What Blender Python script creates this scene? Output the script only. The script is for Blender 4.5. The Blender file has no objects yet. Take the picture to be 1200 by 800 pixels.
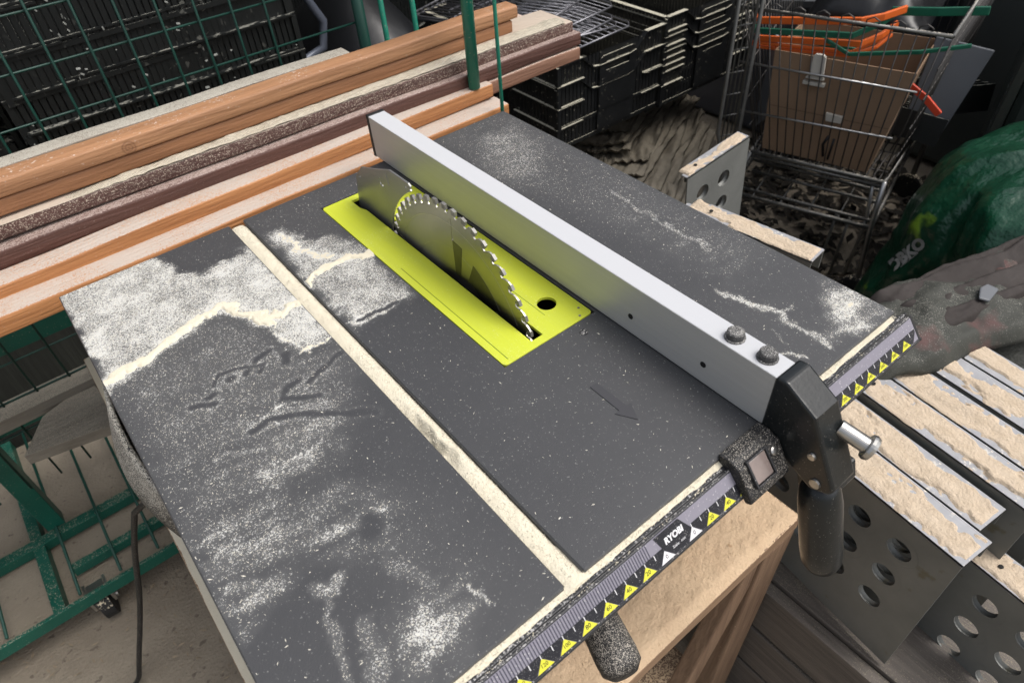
import bpy, bmesh, math, random
import numpy as np
from mathutils import Vector, Matrix, noise as mnoise
from mathutils.geometry import tessellate_polygon
from mathutils.bvhtree import BVHTree
random.seed(7); rng = np.random.default_rng(11)
sc = bpy.context.scene
COL = sc.collection
PI = math.pi
# ------------------------------------------------------------------ materials
SAW = (0.78, 0.68, 0.50)
def grains(nt, vec, scale):
    """one random value per grain-sized cell, evenly spread over 0..1"""
    N = nt.nodes; L = nt.links
    v1 = N.new('ShaderNodeTexVoronoi'); v1.inputs['Scale'].default_value = scale; L.new(vec, v1.inputs['Vector'])
    v2 = N.new('ShaderNodeTexVoronoi'); v2.inputs['Scale'].default_value = scale*.43; L.new(vec, v2.inputs['Vector'])
    s1 = N.new('ShaderNodeSeparateColor'); L.new(v1.outputs['Color'], s1.inputs[0]); s2 = N.new('ShaderNodeSeparateColor'); L.new(v2.outputs['Color'], s2.inputs[0])
    m = N.new('ShaderNodeMath'); m.operation = 'MULTIPLY_ADD'; L.new(s1.outputs[0], m.inputs[0]); m.inputs[1].default_value = .72
    k = N.new('ShaderNodeMath'); k.operation = 'MULTIPLY'; L.new(s2.outputs[1], k.inputs[0]); k.inputs[1].default_value = .28
    L.new(k.outputs[0], m.inputs[2]); return m.outputs[0]
def mat(name, col, rough=.6, metal=0., col2=None, nscale=8., stretch=(1,1,1), amt=.5, bump=0., bscale=None,
        dust=0., dust_thr=.55, dust_col=SAW, dscale=350., spec=.5, speck=0., coat=0., coords='Object', spots=None, alpha=None, trans=0., bdist=.003, aniso=0.):
    """procedural surface: two-tone noise, bump, and sawdust that has settled on faces turned upward"""
    m = bpy.data.materials.new(name); m.use_nodes = True
    nt = m.node_tree; N = nt.nodes; L = nt.links
    b = N['Principled BSDF']
    tc = N.new('ShaderNodeTexCoord'); mp = N.new('ShaderNodeMapping'); mp.inputs['Scale'].default_value = stretch
    L.new(tc.outputs[coords], mp.inputs['Vector'])
    nz = N.new('ShaderNodeTexNoise'); nz.inputs['Scale'].default_value = nscale; nz.inputs['Detail'].default_value = 8; nz.inputs['Roughness'].default_value = .62
    L.new(mp.outputs[0], nz.inputs['Vector'])
    cr = N.new('ShaderNodeMapRange'); cr.inputs[1].default_value = .5-.28*1; cr.inputs[2].default_value = .78
    L.new(nz.outputs[0], cr.inputs[0])
    mx = N.new('ShaderNodeMix'); mx.data_type = 'RGBA'
    c2 = col2 if col2 else tuple(c*(1-amt) for c in col)
    mx.inputs[6].default_value = (*c2, 1); mx.inputs[7].default_value = (*col, 1)
    L.new(cr.outputs[0], mx.inputs[0]); out = mx.outputs[2]
    geo = N.new('ShaderNodeNewGeometry')
    if spots:
        sc_, thr, scol = spots
        n3 = N.new('ShaderNodeTexNoise'); n3.inputs['Scale'].default_value = sc_; n3.inputs['Detail'].default_value = 4
        L.new(tc.outputs[coords], n3.inputs['Vector'])
        r3 = N.new('ShaderNodeMapRange'); r3.inputs[1].default_value = thr; r3.inputs[2].default_value = thr+.05
        L.new(n3.outputs[0], r3.inputs[0])
        m3 = N.new('ShaderNodeMix'); m3.data_type = 'RGBA'; L.new(r3.outputs[0], m3.inputs[0]); L.new(out, m3.inputs[6]); m3.inputs[7].default_value = (*scol, 1)
        out = m3.outputs[2]
    if dust > 0 or speck > 0:
        sx = N.new('ShaderNodeSeparateXYZ'); L.new(geo.outputs['Normal'], sx.inputs[0])
        up = N.new('ShaderNodeMapRange'); up.inputs[1].default_value = dust_thr; up.inputs[2].default_value = min(1., dust_thr+.3)
        L.new(sx.outputs[2], up.inputs[0])
        g = grains(nt, tc.outputs[coords], dscale)
        big = N.new('ShaderNodeTexNoise'); big.inputs['Scale'].default_value = 14; big.inputs['Detail'].default_value = 4
        L.new(tc.outputs[coords], big.inputs['Vector'])
        a1 = N.new('ShaderNodeMath'); a1.operation = 'MULTIPLY_ADD'; L.new(big.outputs[0], a1.inputs[0]); a1.inputs[1].default_value = .7; a1.inputs[2].default_value = dust-.35
        a2 = N.new('ShaderNodeMath'); a2.operation = 'MULTIPLY'; L.new(a1.outputs[0], a2.inputs[0]); L.new(up.outputs[0], a2.inputs[1])
        a3 = N.new('ShaderNodeMath'); a3.operation = 'ADD'; L.new(a2.outputs[0], a3.inputs[0]); a3.inputs[1].default_value = speck
        # grains: covered where noise < amount
        s1 = N.new('ShaderNodeMath'); s1.operation = 'SUBTRACT'; L.new(a3.outputs[0], s1.inputs[0]); L.new(g, s1.inputs[1])
        s2 = N.new('ShaderNodeMapRange'); s2.inputs[1].default_value = -.08; s2.inputs[2].default_value = .08
        L.new(s1.outputs[0], s2.inputs[0])
        md = N.new('ShaderNodeMix'); md.data_type = 'RGBA'; L.new(s2.outputs[0], md.inputs[0]); L.new(out, md.inputs[6]); md.inputs[7].default_value = (*dust_col, 1)
        out = md.outputs[2]
        rr = N.new('ShaderNodeMapRange'); rr.inputs[3].default_value = rough; rr.inputs[4].default_value = .95; L.new(s2.outputs[0], rr.inputs[0]); L.new(rr.outputs[0], b.inputs['Roughness'])
        if metal > 0:
            mm = N.new('ShaderNodeMapRange'); mm.inputs[3].default_value = metal; mm.inputs[4].default_value = 0; L.new(s2.outputs[0], mm.inputs[0]); L.new(mm.outputs[0], b.inputs['Metallic'])
    else:
        b.inputs['Metallic'].default_value = metal
        rn = N.new('ShaderNodeMapRange'); rn.inputs[3].default_value = min(1, rough*1.25); rn.inputs[4].default_value = rough*.8; L.new(nz.outputs[0], rn.inputs[0]); L.new(rn.outputs[0], b.inputs['Roughness'])
    L.new(out, b.inputs['Base Color'])
    b.inputs['Specular IOR Level'].default_value = spec
    b.inputs['Coat Weight'].default_value = coat
    b.inputs['Transmission Weight'].default_value = trans
    if aniso:
        b.inputs['Anisotropic'].default_value = aniso; tg = N.new('ShaderNodeTangent'); tg.direction_type = 'RADIAL'; tg.axis = 'X'; L.new(tg.outputs[0], b.inputs['Tangent'])
    if bump > 0:
        n2 = N.new('ShaderNodeTexNoise'); n2.inputs['Scale'].default_value = bscale or nscale*3; n2.inputs['Detail'].default_value = 5
        L.new(mp.outputs[0], n2.inputs['Vector'])
        bp = N.new('ShaderNodeBump'); bp.inputs['Strength'].default_value = bump; bp.inputs['Distance'].default_value = bdist
        L.new(n2.outputs[0], bp.inputs['Height']); L.new(bp.outputs[0], b.inputs['Normal'])
    return m

def wood(name, dark, light, axis='X', dust=0., rough=.6, knots=True, dscale=500., dust_col=(.62,.50,.42), speck=0., thr=.6):
    st = {'X':(2.2,34,34), 'Y':(34,2.2,34), 'Z':(34,34,2.2)}[axis]
    m = mat(name, light, rough, 0, tuple(c*.72 for c in dark), 2.4, st, bump=.6, bscale=7, dust=dust, dust_thr=thr, dust_col=dust_col, dscale=dscale, speck=speck)
    return m

def table_mat():
    """near-black powder-coated table, sawdust by the 'dust' attribute laid on the mesh"""
    m = mat('table_coating', (.047,.048,.052), .5, 0, (.037,.038,.042), 5., amt=.2, bump=.18, bscale=900, spec=.55)
    nt = m.node_tree; N = nt.nodes; L = nt.links; b = N['Principled BSDF']
    at = N.new('ShaderNodeAttribute'); at.attribute_name = 'dust'
    tc = N.new('ShaderNodeTexCoord')
    g = grains(nt, tc.outputs['Object'], 1350)
    g2 = N.new('ShaderNodeTexNoise'); g2.inputs['Scale'].default_value = 45; g2.inputs['Detail'].default_value = 6
    L.new(tc.outputs['Object'], g2.inputs['Vector'])
    q = N.new('ShaderNodeMath'); q.operation = 'MULTIPLY_ADD'; L.new(g2.outputs[0], q.inputs[0]); q.inputs[1].default_value = 1.2; q.inputs[2].default_value = .40
    q2 = N.new('ShaderNodeMath'); q2.operation = 'MULTIPLY'; L.new(q.outputs[0], q2.inputs[0]); L.new(at.outputs['Fac'], q2.inputs[1])
    q3 = N.new('ShaderNodeMath'); q3.operation = 'POWER'; L.new(q2.outputs[0], q3.inputs[0]); q3.inputs[1].default_value = 1.9
    s1 = N.new('ShaderNodeMath'); s1.operation = 'SUBTRACT'; L.new(q3.outputs[0], s1.inputs[0]); L.new(g, s1.inputs[1])
    s2 = N.new('ShaderNodeMapRange'); s2.inputs[1].default_value = -.10; s2.inputs[2].default_value = .14; L.new(s1.outputs[0], s2.inputs[0])
    # thin film of flour-fine dust
    f = N.new('ShaderNodeMath'); f.operation = 'MULTIPLY_ADD'; L.new(at.outputs['Fac'], f.inputs[0]); f.inputs[1].default_value = .20; f.inputs[2].default_value = .010
    mxx = N.new('ShaderNodeMath'); mxx.operation = 'MAXIMUM'; L.new(s2.outputs[0], mxx.inputs[0]); L.new(f.outputs[0], mxx.inputs[1]); mxx.use_clamp = True
    src = b.inputs['Base Color'].links[0].from_socket
    md = N.new('ShaderNodeMix'); md.data_type = 'RGBA'; L.new(mxx.outputs[0], md.inputs[0]); L.new(src, md.inputs[6]); md.inputs[7].default_value = (.60,.60,.57,1)
    L.new(md.outputs[2], b.inputs['Base Color'])
    rr = N.new('ShaderNodeMapRange'); rr.inputs[3].default_value = .46; rr.inputs[4].default_value = .95; L.new(mxx.outputs[0], rr.inputs[0]); L.new(rr.outputs[0], b.inputs['Roughness'])
    return m

M = {}
M['table'] = table_mat()
M['table_side'] = mat('table_edge_board', (.16,.165,.14), .7, nscale=60, amt=.3)
M['saw_body'] = mat('black_plastic', (.018,.018,.019), .5, nscale=40, bump=.3, bscale=500)
M['saw_body_dusty'] = mat('black_plastic_dusty', (.018,.018,.019), .55, nscale=40, bump=.4, bscale=400, dust=.16, dust_thr=.1, dscale=2200, dust_col=(.5,.46,.40), speck=.07)
M['saw_side'] = mat('black_plastic_thick_dust', (.018,.018,.019), .55, nscale=40, bump=.4, bscale=400, dust=.36, dust_thr=-.1, dscale=1500, dust_col=(.55,.52,.45), speck=.12)
M['sawdust'] = mat('sawdust', (.74,.69,.555), .95, nscale=60, col2=(.67,.61,.47), bump=.35, bscale=520, spec=.1)
M['sawdust_ridge'] = mat('sawdust_ridge', (.58,.53,.43), .95, nscale=120, col2=(.46,.41,.32), bump=.8, bscale=600, spec=.1)
M['shaving'] = mat('shavings', (.26,.27,.25), .8, nscale=60)
M['floor_chip'] = mat('floor_chip', (.40,.33,.23), .9, nscale=60, col2=(.20,.15,.10))
M['chips'] = mat('sawdust_chips', (.76,.73,.64), .9, nscale=60, col2=(.62,.58,.48), spec=.2)
M['bench_dust'] = mat('coarse_sawdust', (.60,.45,.30), .95, nscale=26, col2=(.50,.36,.235), bump=.6, bscale=300, spec=.1, spots=(55,.67,(.40,.27,.16)))
M['lime'] = mat('lime_insert', (.60,.66,.035), .42, nscale=3, stretch=(30,2,1), col2=(.52,.58,.06), speck=.035, dust=.0, dscale=1600, dust_thr=.7, dust_col=(.66,.72,.35), bump=.06, bscale=300)
M['steel_blade'] = mat('blade_steel', (.46,.45,.41), .34, .95, (.34,.33,.30), aniso=.85, nscale=6, amt=.25, bump=.05, bscale=300) if True else mat('x', (.3,.3,.3), .38, .80, (.22,.21,.185), 6, amt=.25, bump=.05, bscale=300)
M['blade_core'] = mat('blade_print', (.10,.10,.09), .4, .6, nscale=10)
M['carbide'] = mat('carbide', (.36,.35,.33), .5, .6, nscale=40)
M['knife'] = mat('riving_knife_steel', (.40,.40,.385), .42, .75, (.31,.31,.295), 12, bump=.05, bscale=200)
M['alu'] = mat('aluminium', (.60,.60,.61), .42, .92, (.54,.54,.55), 4, (90,1,90), amt=.1, bump=.05, bscale=40)
M['alu_top'] = mat('aluminium_dust_and_sky', (.58,.58,.56), .48, .30, (.52,.52,.50), 4, (90,1,90), bump=.05, bscale=40, dust=1.3, dscale=900, dust_thr=.6, dust_col=(.52,.53,.55))  # top faces get a solid coat: dust with sky brightness painted in
M['black_gloss'] = mat('black_gloss_plastic', (.010,.013,.014), .28, nscale=30, bump=.05, bscale=300, spec=.5, dust=-.12, dscale=1500, speck=.008, dust_col=(.4,.38,.34))
M['bolt'] = mat('dusty_bolt', (.10,.10,.10), .6, .4, nscale=60, dust=.25, dscale=2400, speck=.08, dust_col=(.4,.39,.37))
M['bright'] = mat('bright_steel', (.62,.61,.58), .3, .95, nscale=30)
M['rail'] = mat('rail_black', (.030,.031,.034), .42, nscale=30, amt=.3, bump=.1, bscale=300, dust=.22, dscale=900, dust_thr=.6, dust_col=(.42,.41,.40))
M['tape_grey'] = mat('tape_grey', (.235,.225,.27), .5, nscale=40, amt=.12, speck=.04, dust=.1, dscale=1100, dust_col=(.5,.5,.5))
M['tape_line'] = mat('tape_line', (.055,.055,.08), .5, nscale=40, amt=.1)
M['tape_black'] = mat('tape_black', (.012,.013,.02), .4, nscale=30, speck=.05, dust=.05, dscale=2600, dust_col=(.45,.43,.42))
M['tape_yellow'] = mat('tape_yellow', (.72,.70,.05), .5, nscale=30, amt=.15)
M['tape_white'] = mat('tape_white', (.78,.78,.80), .5, nscale=30, amt=.08)
M['acrylic'] = mat('clear_window', (.30,.24,.22), .15, nscale=30, coat=.6)
M['engrave'] = mat('embossed_arrow', (.050,.050,.055), .42, nscale=40, amt=.1)
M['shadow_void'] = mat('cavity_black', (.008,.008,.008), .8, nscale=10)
# timbers
M['w_orange'] = wood('orange_stained_timber', (.40,.155,.05), (.60,.28,.11), dust=.82, thr=.70, speck=.01, dust_col=(.50,.43,.37), dscale=1500)
def add_knot(m, c, r):
    nt = m.node_tree; N = nt.nodes; L = nt.links; b = N['Principled BSDF']; src = b.inputs['Base Color'].links[0].from_socket
    tc = N.new('ShaderNodeTexCoord'); d = N.new('ShaderNodeVectorMath'); d.operation = 'DISTANCE'; L.new(tc.outputs['Object'], d.inputs[0]); d.inputs[1].default_value = c
    s = N.new('ShaderNodeMath'); s.operation = 'MULTIPLY'; s.inputs[1].default_value = 2*PI/(r*.33); L.new(d.outputs['Value'], s.inputs[0])
    w_ = N.new('ShaderNodeMath'); w_.operation = 'SINE'; L.new(s.outputs[0], w_.inputs[0])
    k = N.new('ShaderNodeMapRange'); k.inputs[1].default_value = r; k.inputs[2].default_value = r*.8; k.inputs[3].default_value = 0; k.inputs[4].default_value = .55; L.new(d.outputs['Value'], k.inputs[0])
    q = N.new('ShaderNodeMath'); q.operation = 'MULTIPLY_ADD'; L.new(w_.outputs[0], q.inputs[0]); q.inputs[1].default_value = .35; q.inputs[2].default_value = .65
    f = N.new('ShaderNodeMath'); f.operation = 'MULTIPLY'; L.new(q.outputs[0], f.inputs[0]); L.new(k.outputs[0], f.inputs[1])
    x = N.new('ShaderNodeMix'); x.data_type = 'RGBA'; L.new(f.outputs[0], x.inputs[0]); L.new(src, x.inputs[6]); x.inputs[7].default_value = (.13,.055,.025,1); L.new(x.outputs[2], b.inputs['Base Color'])
M['w_brown'] = wood('chocolate_timber', (.075,.032,.024), (.14,.062,.046), dust=.62, thr=.70, speck=.02, dust_col=(.42,.33,.29), dscale=1500)
M['w_brown_speck'] = wood('chocolate_timber_speckled', (.075,.036,.030), (.13,.066,.055), dust=1.1, speck=.24, dust_col=(.50,.42,.34), dscale=1150, thr=.72)
M['w_pink'] = wood('dusty_brown_timber', (.22,.11,.07), (.32,.17,.11), dust=.7, thr=.7, dscale=1500)
M['w_tan'] = wood('tan_timber', (.33,.155,.07), (.50,.265,.135), dust=.05)
add_knot(M['w_tan'], (.1061,.936,.9617), .0105)
M['w_tan_dark'] = wood('tan_timber_dark', (.24,.105,.045), (.38,.18,.085))
M['w_grey'] = wood('weathered_board', (.13,.095,.07), (.28,.24,.19), dust=.70, dust_col=(.42,.395,.335), dscale=1500)
M['w_bench'] = wood('bench_wood', (.24,.145,.085), (.36,.235,.145), 'X', dust=.5, dust_col=(.60,.45,.29))
M['w_leg'] = wood('bench_leg_wood', (.17,.10,.06), (.27,.175,.11), 'Z', dust=.5, dust_col=(.60,.45,.29))
M['w_pallet'] = wood('grey_crate_plank', (.085,.075,.065), (.17,.145,.125), 'Y', dust=.20, dust_col=(.26,.23,.17), dscale=1200)
M['w_ply'] = wood('grey_ply', (.17,.15,.12), (.27,.25,.21), 'X', dust=.45, dust_col=(.34,.31,.25), dscale=1200)
M['w_dark'] = wood('shed_board', (.012,.014,.012), (.035,.038,.032), 'Z')
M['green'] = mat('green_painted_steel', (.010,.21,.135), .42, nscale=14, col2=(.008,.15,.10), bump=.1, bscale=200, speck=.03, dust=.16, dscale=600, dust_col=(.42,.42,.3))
M['green_dark'] = mat('dark_green_wire', (.006,.07,.05), .5, nscale=14, amt=.3)
M['crate'] = mat('black_crate_plastic', (.010,.011,.012), .42, nscale=30, bump=.1, bscale=250, dust=.85, dust_thr=.75, dscale=260, dust_col=(.46,.44,.35), speck=.01)
M['crate_far'] = mat('black_crate_plastic_far', (.010,.012,.012), .45, nscale=30, dust=.45, dust_thr=.80, dscale=120, dust_col=(.22,.22,.19), speck=.004)
M['wire_dark'] = mat('dark_wire', (.30,.30,.33), .35, .7, nscale=20)
M['wire_grey'] = mat('grey_galvanised_wire', (.20,.20,.19), .5, .6, nscale=20, dust=.3, dscale=300, dust_col=(.36,.33,.28))
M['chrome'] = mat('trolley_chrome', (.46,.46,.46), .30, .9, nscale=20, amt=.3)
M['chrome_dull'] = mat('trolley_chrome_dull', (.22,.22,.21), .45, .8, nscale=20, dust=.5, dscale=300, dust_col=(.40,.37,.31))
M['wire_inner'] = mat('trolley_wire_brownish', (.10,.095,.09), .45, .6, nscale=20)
M['cardboard'] = mat('cardboard', (.30,.195,.12), .9, nscale=7, amt=.25, bump=.15, bscale=90)
M['white_plastic'] = mat('white_plastic', (.55,.52,.46), .5, nscale=10, amt=.15)
M['orange_plastic'] = mat('orange_plastic', (.75,.14,.02), .38, nscale=10, amt=.15)
M['red_plastic'] = mat('red_plastic', (.65,.07,.03), .38, nscale=10, amt=.15)
M['green_plastic'] = mat('green_plastic', (.01,.13,.075), .38, nscale=10, amt=.2)
M['zinc'] = mat('galvanised_sheet', (.23,.235,.22), .55, .35, (.15,.155,.145), 9, bump=.08, bscale=60, spots=(24,.66,(.16,.15,.11)))
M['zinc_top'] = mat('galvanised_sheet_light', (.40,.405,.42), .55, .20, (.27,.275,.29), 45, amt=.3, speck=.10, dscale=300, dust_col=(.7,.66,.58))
M['gravelly'] = mat('ground_sawdust', (.33,.285,.22), .95, nscale=9, col2=(.235,.20,.155), bump=1., bscale=160, spots=(60,.64,(.17,.14,.11)))
M['litter'] = mat('leaf_litter', (.030,.025,.018), .95, nscale=30, col2=(.012,.010,.008), bump=.8, bscale=60)
M['bag'] = mat('green_film', (.005,.065,.030), .28, nscale=5, col2=(.003,.030,.015), bump=1., bscale=7, bdist=.035, spots=(7,.66,(.20,.34,.03)), spec=.6)
M['bag_print'] = mat('bag_print_white', (.42,.42,.40), .5, nscale=20)
M['tarp'] = mat('camouflage_tarp', (.044,.046,.038), .75, nscale=5, col2=(.032,.034,.028), bump=.5, bscale=60, spots=(8,.57,(.085,.042,.038)), dust=.05, dscale=1500, speck=.05, dust_col=(.26,.25,.22))
M['jacket'] = mat('brown_cloth', (.040,.032,.029), .85, nscale=6, amt=.4, bump=.7, bscale=24, bdist=.008)
M['paper'] = mat('dusty_sack_paper', (.19,.17,.135), .9, nscale=4, col2=(.10,.085,.06), bump=.9, bscale=30)
M['cable'] = mat('black_rubber', (.014,.014,.015), .5, nscale=60, speck=.10, dust=.3, dscale=1800, dust_col=(.35,.31,.25))
M['rubber'] = mat('wheel_rubber', (.02,.02,.02), .7, nscale=40, dust=.3, dust_thr=.2)
M['blue_grey'] = mat('blue_grey_paint', (.10,.115,.15), .4, .2, nscale=6, amt=.3)
M['pale_sheet'] = mat('pale_grey_sheet', (.13,.14,.155), .5, nscale=4, amt=.25)
M['dark_film'] = mat('dark_film', (.012,.013,.015), .35, nscale=6, bump=.5, bscale=14)
M['table_top_grey'] = mat('sandy_grey_top', (.115,.12,.11), .8, nscale=5, col2=(.075,.08,.075), dust=.42, dust_thr=.5, dscale=60, dust_col=(.26,.235,.19))
M['cream_paint'] = mat('cream_paint', (.075,.085,.08), .5, nscale=5, amt=.1)
M['ink'] = mat('ink_black', (.01,.01,.012), .5, nscale=20)
# ------------------------------------------------------------------ mesh helper
WL = {}                                   # world location of every parent
class MB:
    def __init__(s): s.v = []; s.f = []; s.m = []; s.cur = 0
    def add(s, vs, fs):
        o = len(s.v); s.v += [tuple(map(float, p)) for p in vs]; s.f += [tuple(i+o for i in f) for f in fs]; s.m += [s.cur]*len(fs); return s
    def box(s, a, b):
        (x0,y0,z0),(x1,y1,z1) = a, b
        return s.add([(x0,y0,z0),(x1,y0,z0),(x1,y1,z0),(x0,y1,z0),(x0,y0,z1),(x1,y0,z1),(x1,y1,z1),(x0,y1,z1)],
                     [(0,3,2,1),(4,5,6,7),(0,1,5,4),(1,2,6,5),(2,3,7,6),(3,0,4,7)])
    def beam(s, p, q, w, h, up=(0,0,1)):
        """box from p to q, w wide, h high, p/q in the middle of the section"""
        p = Vector(p); q = Vector(q); d = (q-p).normalized(); u = Vector(up); r = d.cross(u).normalized(); u = r.cross(d).normalized()
        c = [r*(w/2)*i+u*(h/2)*j for i, j in ((-1,-1),(1,-1),(1,1),(-1,1))]
        return s.add([p+k for k in c]+[q+k for k in c], [(0,1,2,3),(7,6,5,4),(0,4,5,1),(1,5,6,2),(2,6,7,3),(3,7,4,0)])
    def tube(s, pts, r, n=6, cap=True):
        pts = [Vector(p) for p in pts]; rr = r if isinstance(r, (list, tuple)) else [r]*len(pts)
        vs = []; prev = None
        for i, p in enumerate(pts):
            d = (pts[min(i+1, len(pts)-1)]-pts[max(i-1, 0)]).normalized()
            if prev is None: a = d.orthogonal().normalized()
            else: a = (prev-d*prev.dot(d)).normalized()
            prev = a; b = d.cross(a)
            vs += [p+(a*math.cos(2*PI*k/n)+b*math.sin(2*PI*k/n))*rr[i] for k in range(n)]
        fs = [(i*n+k, i*n+(k+1)%n, (i+1)*n+(k+1)%n, (i+1)*n+k) for i in range(len(pts)-1) for k in range(n)]
        if cap: fs += [tuple(range(n))[::-1], tuple((len(pts)-1)*n+k for k in range(n))]
        return s.add(vs, fs)
    def lathe(s, p, axis, prof, n=24):
        """prof: (t along axis, radius)"""
        p = Vector(p); d = Vector(axis).normalized(); a = d.orthogonal().normalized(); b = d.cross(a); vs = []
        for t, r in prof: vs += [p+d*t+(a*math.cos(2*PI*k/n)+b*math.sin(2*PI*k/n))*max(r,1e-5) for k in range(n)]
        fs = [(i*n+k, i*n+(k+1)%n, (i+1)*n+(k+1)%n, (i+1)*n+k) for i in range(len(prof)-1) for k in range(n)]
        fs += [tuple(range(n))[::-1], tuple((len(prof)-1)*n+k for k in range(n))]
        return s.add(vs, fs)
    def prism(s, outer, fn, t0, t1, holes=()):
        """flat polygon (with holes) extruded from t0 to t1; fn maps (u, v, t) to a point"""
        loops = [list(outer)]+[list(h) for h in holes]
        tri = tessellate_polygon([[Vector((u,v,0)) for u,v in l] for l in loops])
        flat = [p for l in loops for p in l]; n = len(flat)
        vs = [fn(u,v,t0) for u,v in flat]+[fn(u,v,t1) for u,v in flat]
        fs = [tuple(t) for t in tri]+[tuple(i+n for i in reversed(t)) for t in tri]
        o = 0
        for l in loops:
            k = len(l); fs += [(o+i, o+(i+1)%k, o+(i+1)%k+n, o+i+n) for i in range(k)]; o += k
        return s.add(vs, fs)
    def grid(s, nu, nv, fn):
        vs = [fn(i/nu, j/nv) for j in range(nv+1) for i in range(nu+1)]
        w = nu+1
        return s.add(vs, [(j*w+i, j*w+i+1, (j+1)*w+i+1, (j+1)*w+i) for j in range(nv) for i in range(nu)])
    def build(s, name, m, parent=None, bevel=0., smooth=False, fix=True, seg=2, sub=0, solid=0.):
        me = bpy.data.meshes.new(name)
        off = WL.get(parent.name, Vector((0,0,0))) if parent else Vector((0,0,0))
        me.from_pydata([(x-off[0], y-off[1], z-off[2]) for x,y,z in s.v], [], s.f)
        for k in (m if isinstance(m, (list, tuple)) else [m]): me.materials.append(k)
        if isinstance(m, (list, tuple)): me.polygons.foreach_set('material_index', s.m)
        me.update(); me.validate()
        if fix:
            bm = bmesh.new(); bm.from_mesh(me); bmesh.ops.recalc_face_normals(bm, faces=bm.faces); bm.to_mesh(me); bm.free()
        if smooth: me.shade_smooth()
        o = bpy.data.objects.new(name, me); COL.objects.link(o)
        if parent: o.parent = parent; WL[o.name] = off
        else: WL[o.name] = Vector((0,0,0))
        if bevel: 
            b = o.modifiers.new('bevel', 'BEVEL'); b.width = bevel; b.segments = seg; b.limit_method = 'ANGLE'; b.angle_limit = math.radians(40)
        if solid:
            b = o.modifiers.new('solid', 'SOLIDIFY'); b.thickness = solid; b.offset = 0
        if sub:
            b = o.modifiers.new('sub', 'SUBSURF'); b.levels = sub; b.render_levels = sub
        return o
def tag(o, label=None, cat=None, group=None, kind=None):
    if label: o['label'] = label
    if cat: o['category'] = cat
    if group: o['group'] = group
    if kind: o['kind'] = kind
    return o
def empty(name, loc, label, cat, group=None, rz=0.):
    o = bpy.data.objects.new(name, None); COL.objects.link(o); o.location = loc; o.rotation_euler = (0,0,rz)
    o.empty_display_size = .05; WL[o.name] = Vector(loc) if rz == 0 else Vector((0,0,0))
    return tag(o, label, cat, group)
def copy_tree(o, parent=None, loc=None, rz=None, label=None):
    c = o.copy(); COL.objects.link(c)
    if parent is not None: c.parent = parent
    if loc is not None: c.location = loc
    if rz is not None: c.rotation_euler = rz if isinstance(rz, tuple) else (0,0,rz)
    if label: c['label'] = label
    for ch in [x for x in bpy.data.objects if x.parent == o]: copy_tree(ch, c)
    return c
def circ(cu, cv, r, n=20, ry=None): return [(cu+r*math.cos(2*PI*k/n), cv+(ry or r)*math.sin(2*PI*k/n)) for k in range(n)]
def text_mesh(txt, size, fn, name, m, parent, bold=0., spacing=1., thick=.0002, subdiv=0):
    """flat lettering; fn maps (u, v, t) to a point"""
    cu = bpy.data.curves.new(name, 'FONT'); cu.body = txt; cu.size = size; cu.align_x = 'CENTER'; cu.align_y = 'CENTER'; cu.offset = bold; cu.space_character = spacing; cu.resolution_u = 3
    o = bpy.data.objects.new(name, cu); COL.objects.link(o)
    dg = bpy.context.evaluated_depsgraph_get(); dg.update()
    me = bpy.data.meshes.new_from_object(o.evaluated_get(dg))
    bpy.data.objects.remove(o); bpy.data.curves.remove(cu)
    b = MB(); off = [tuple(v.co) for v in me.vertices]
    n = len(off)
    b.add([fn(u,v,0) for u,v,_ in off]+[fn(u,v,thick) for u,v,_ in off], [tuple(p.vertices) for p in me.polygons]+[tuple(i+n for i in p.vertices) for p in me.polygons])
    bpy.data.meshes.remove(me)
    return b.build(name, m, parent, fix=False)
EXPOSURE = 0.36
ROOF = True
# ------------------------------------------------------------------ camera, light, world
cam = bpy.data.cameras.new('camera'); co = bpy.data.objects.new('camera', cam); COL.objects.link(co); sc.camera = co
Rr = [(0.77580836,-0.46863019,0.42250104),(-0.62842078,-0.51376395,0.58406672),(-0.05664549,-0.71863228,-0.69307931)]
co.matrix_world = Matrix([[Rr[i][0], -Rr[i][1], -Rr[i][2], (0,0,1.36)[i]] for i in range(3)]+[[0,0,0,1]])
cam.sensor_width = 36; cam.lens = 24.18; cam.clip_start = .02; cam.clip_end = 200
cam.dof.use_dof = True; cam.dof.focus_distance = .72; cam.dof.aperture_fstop = 11.0
w = bpy.data.worlds.new('World'); sc.world = w; w.use_nodes = True
nt = w.node_tree; bg = nt.nodes['Background']; sky = nt.nodes.new('ShaderNodeTexSky')
sky.sky_type = 'NISHITA'; sky.sun_disc = False
SUN_EL, SUN_AZ = 60, 138
sky.sun_elevation = math.radians(SUN_EL); sky.sun_rotation = math.radians(SUN_AZ); sky.air_density = 1.; sky.dust_density = 6.; sky.ozone_density = 1.
hs_ = nt.nodes.new('ShaderNodeHueSaturation'); hs_.inputs['Saturation'].default_value = .42
nt.links.new(sky.outputs[0], hs_.inputs['Color']); nt.links.new(hs_.outputs[0], bg.inputs[0]); bg.inputs[1].default_value = .15   # thin overcast: paler than a clear sky
sl = bpy.data.lights.new('sun', 'SUN'); so = bpy.data.objects.new('sun', sl); COL.objects.link(so)
sl.energy = .85; sl.angle = math.radians(32); sl.color = (1, .97, .93)
a, e = math.radians(SUN_AZ), math.radians(SUN_EL)
dirv = Vector((math.sin(a)*math.cos(e), math.cos(a)*math.cos(e), math.sin(e)))   # towards the sun
so.rotation_euler = dirv.to_track_quat('Z', 'Y').to_euler()
sc.view_settings.view_transform = 'Standard'; sc.view_settings.look = 'None'; sc.view_settings.gamma = 1; sc.view_settings.exposure = EXPOSURE
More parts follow.
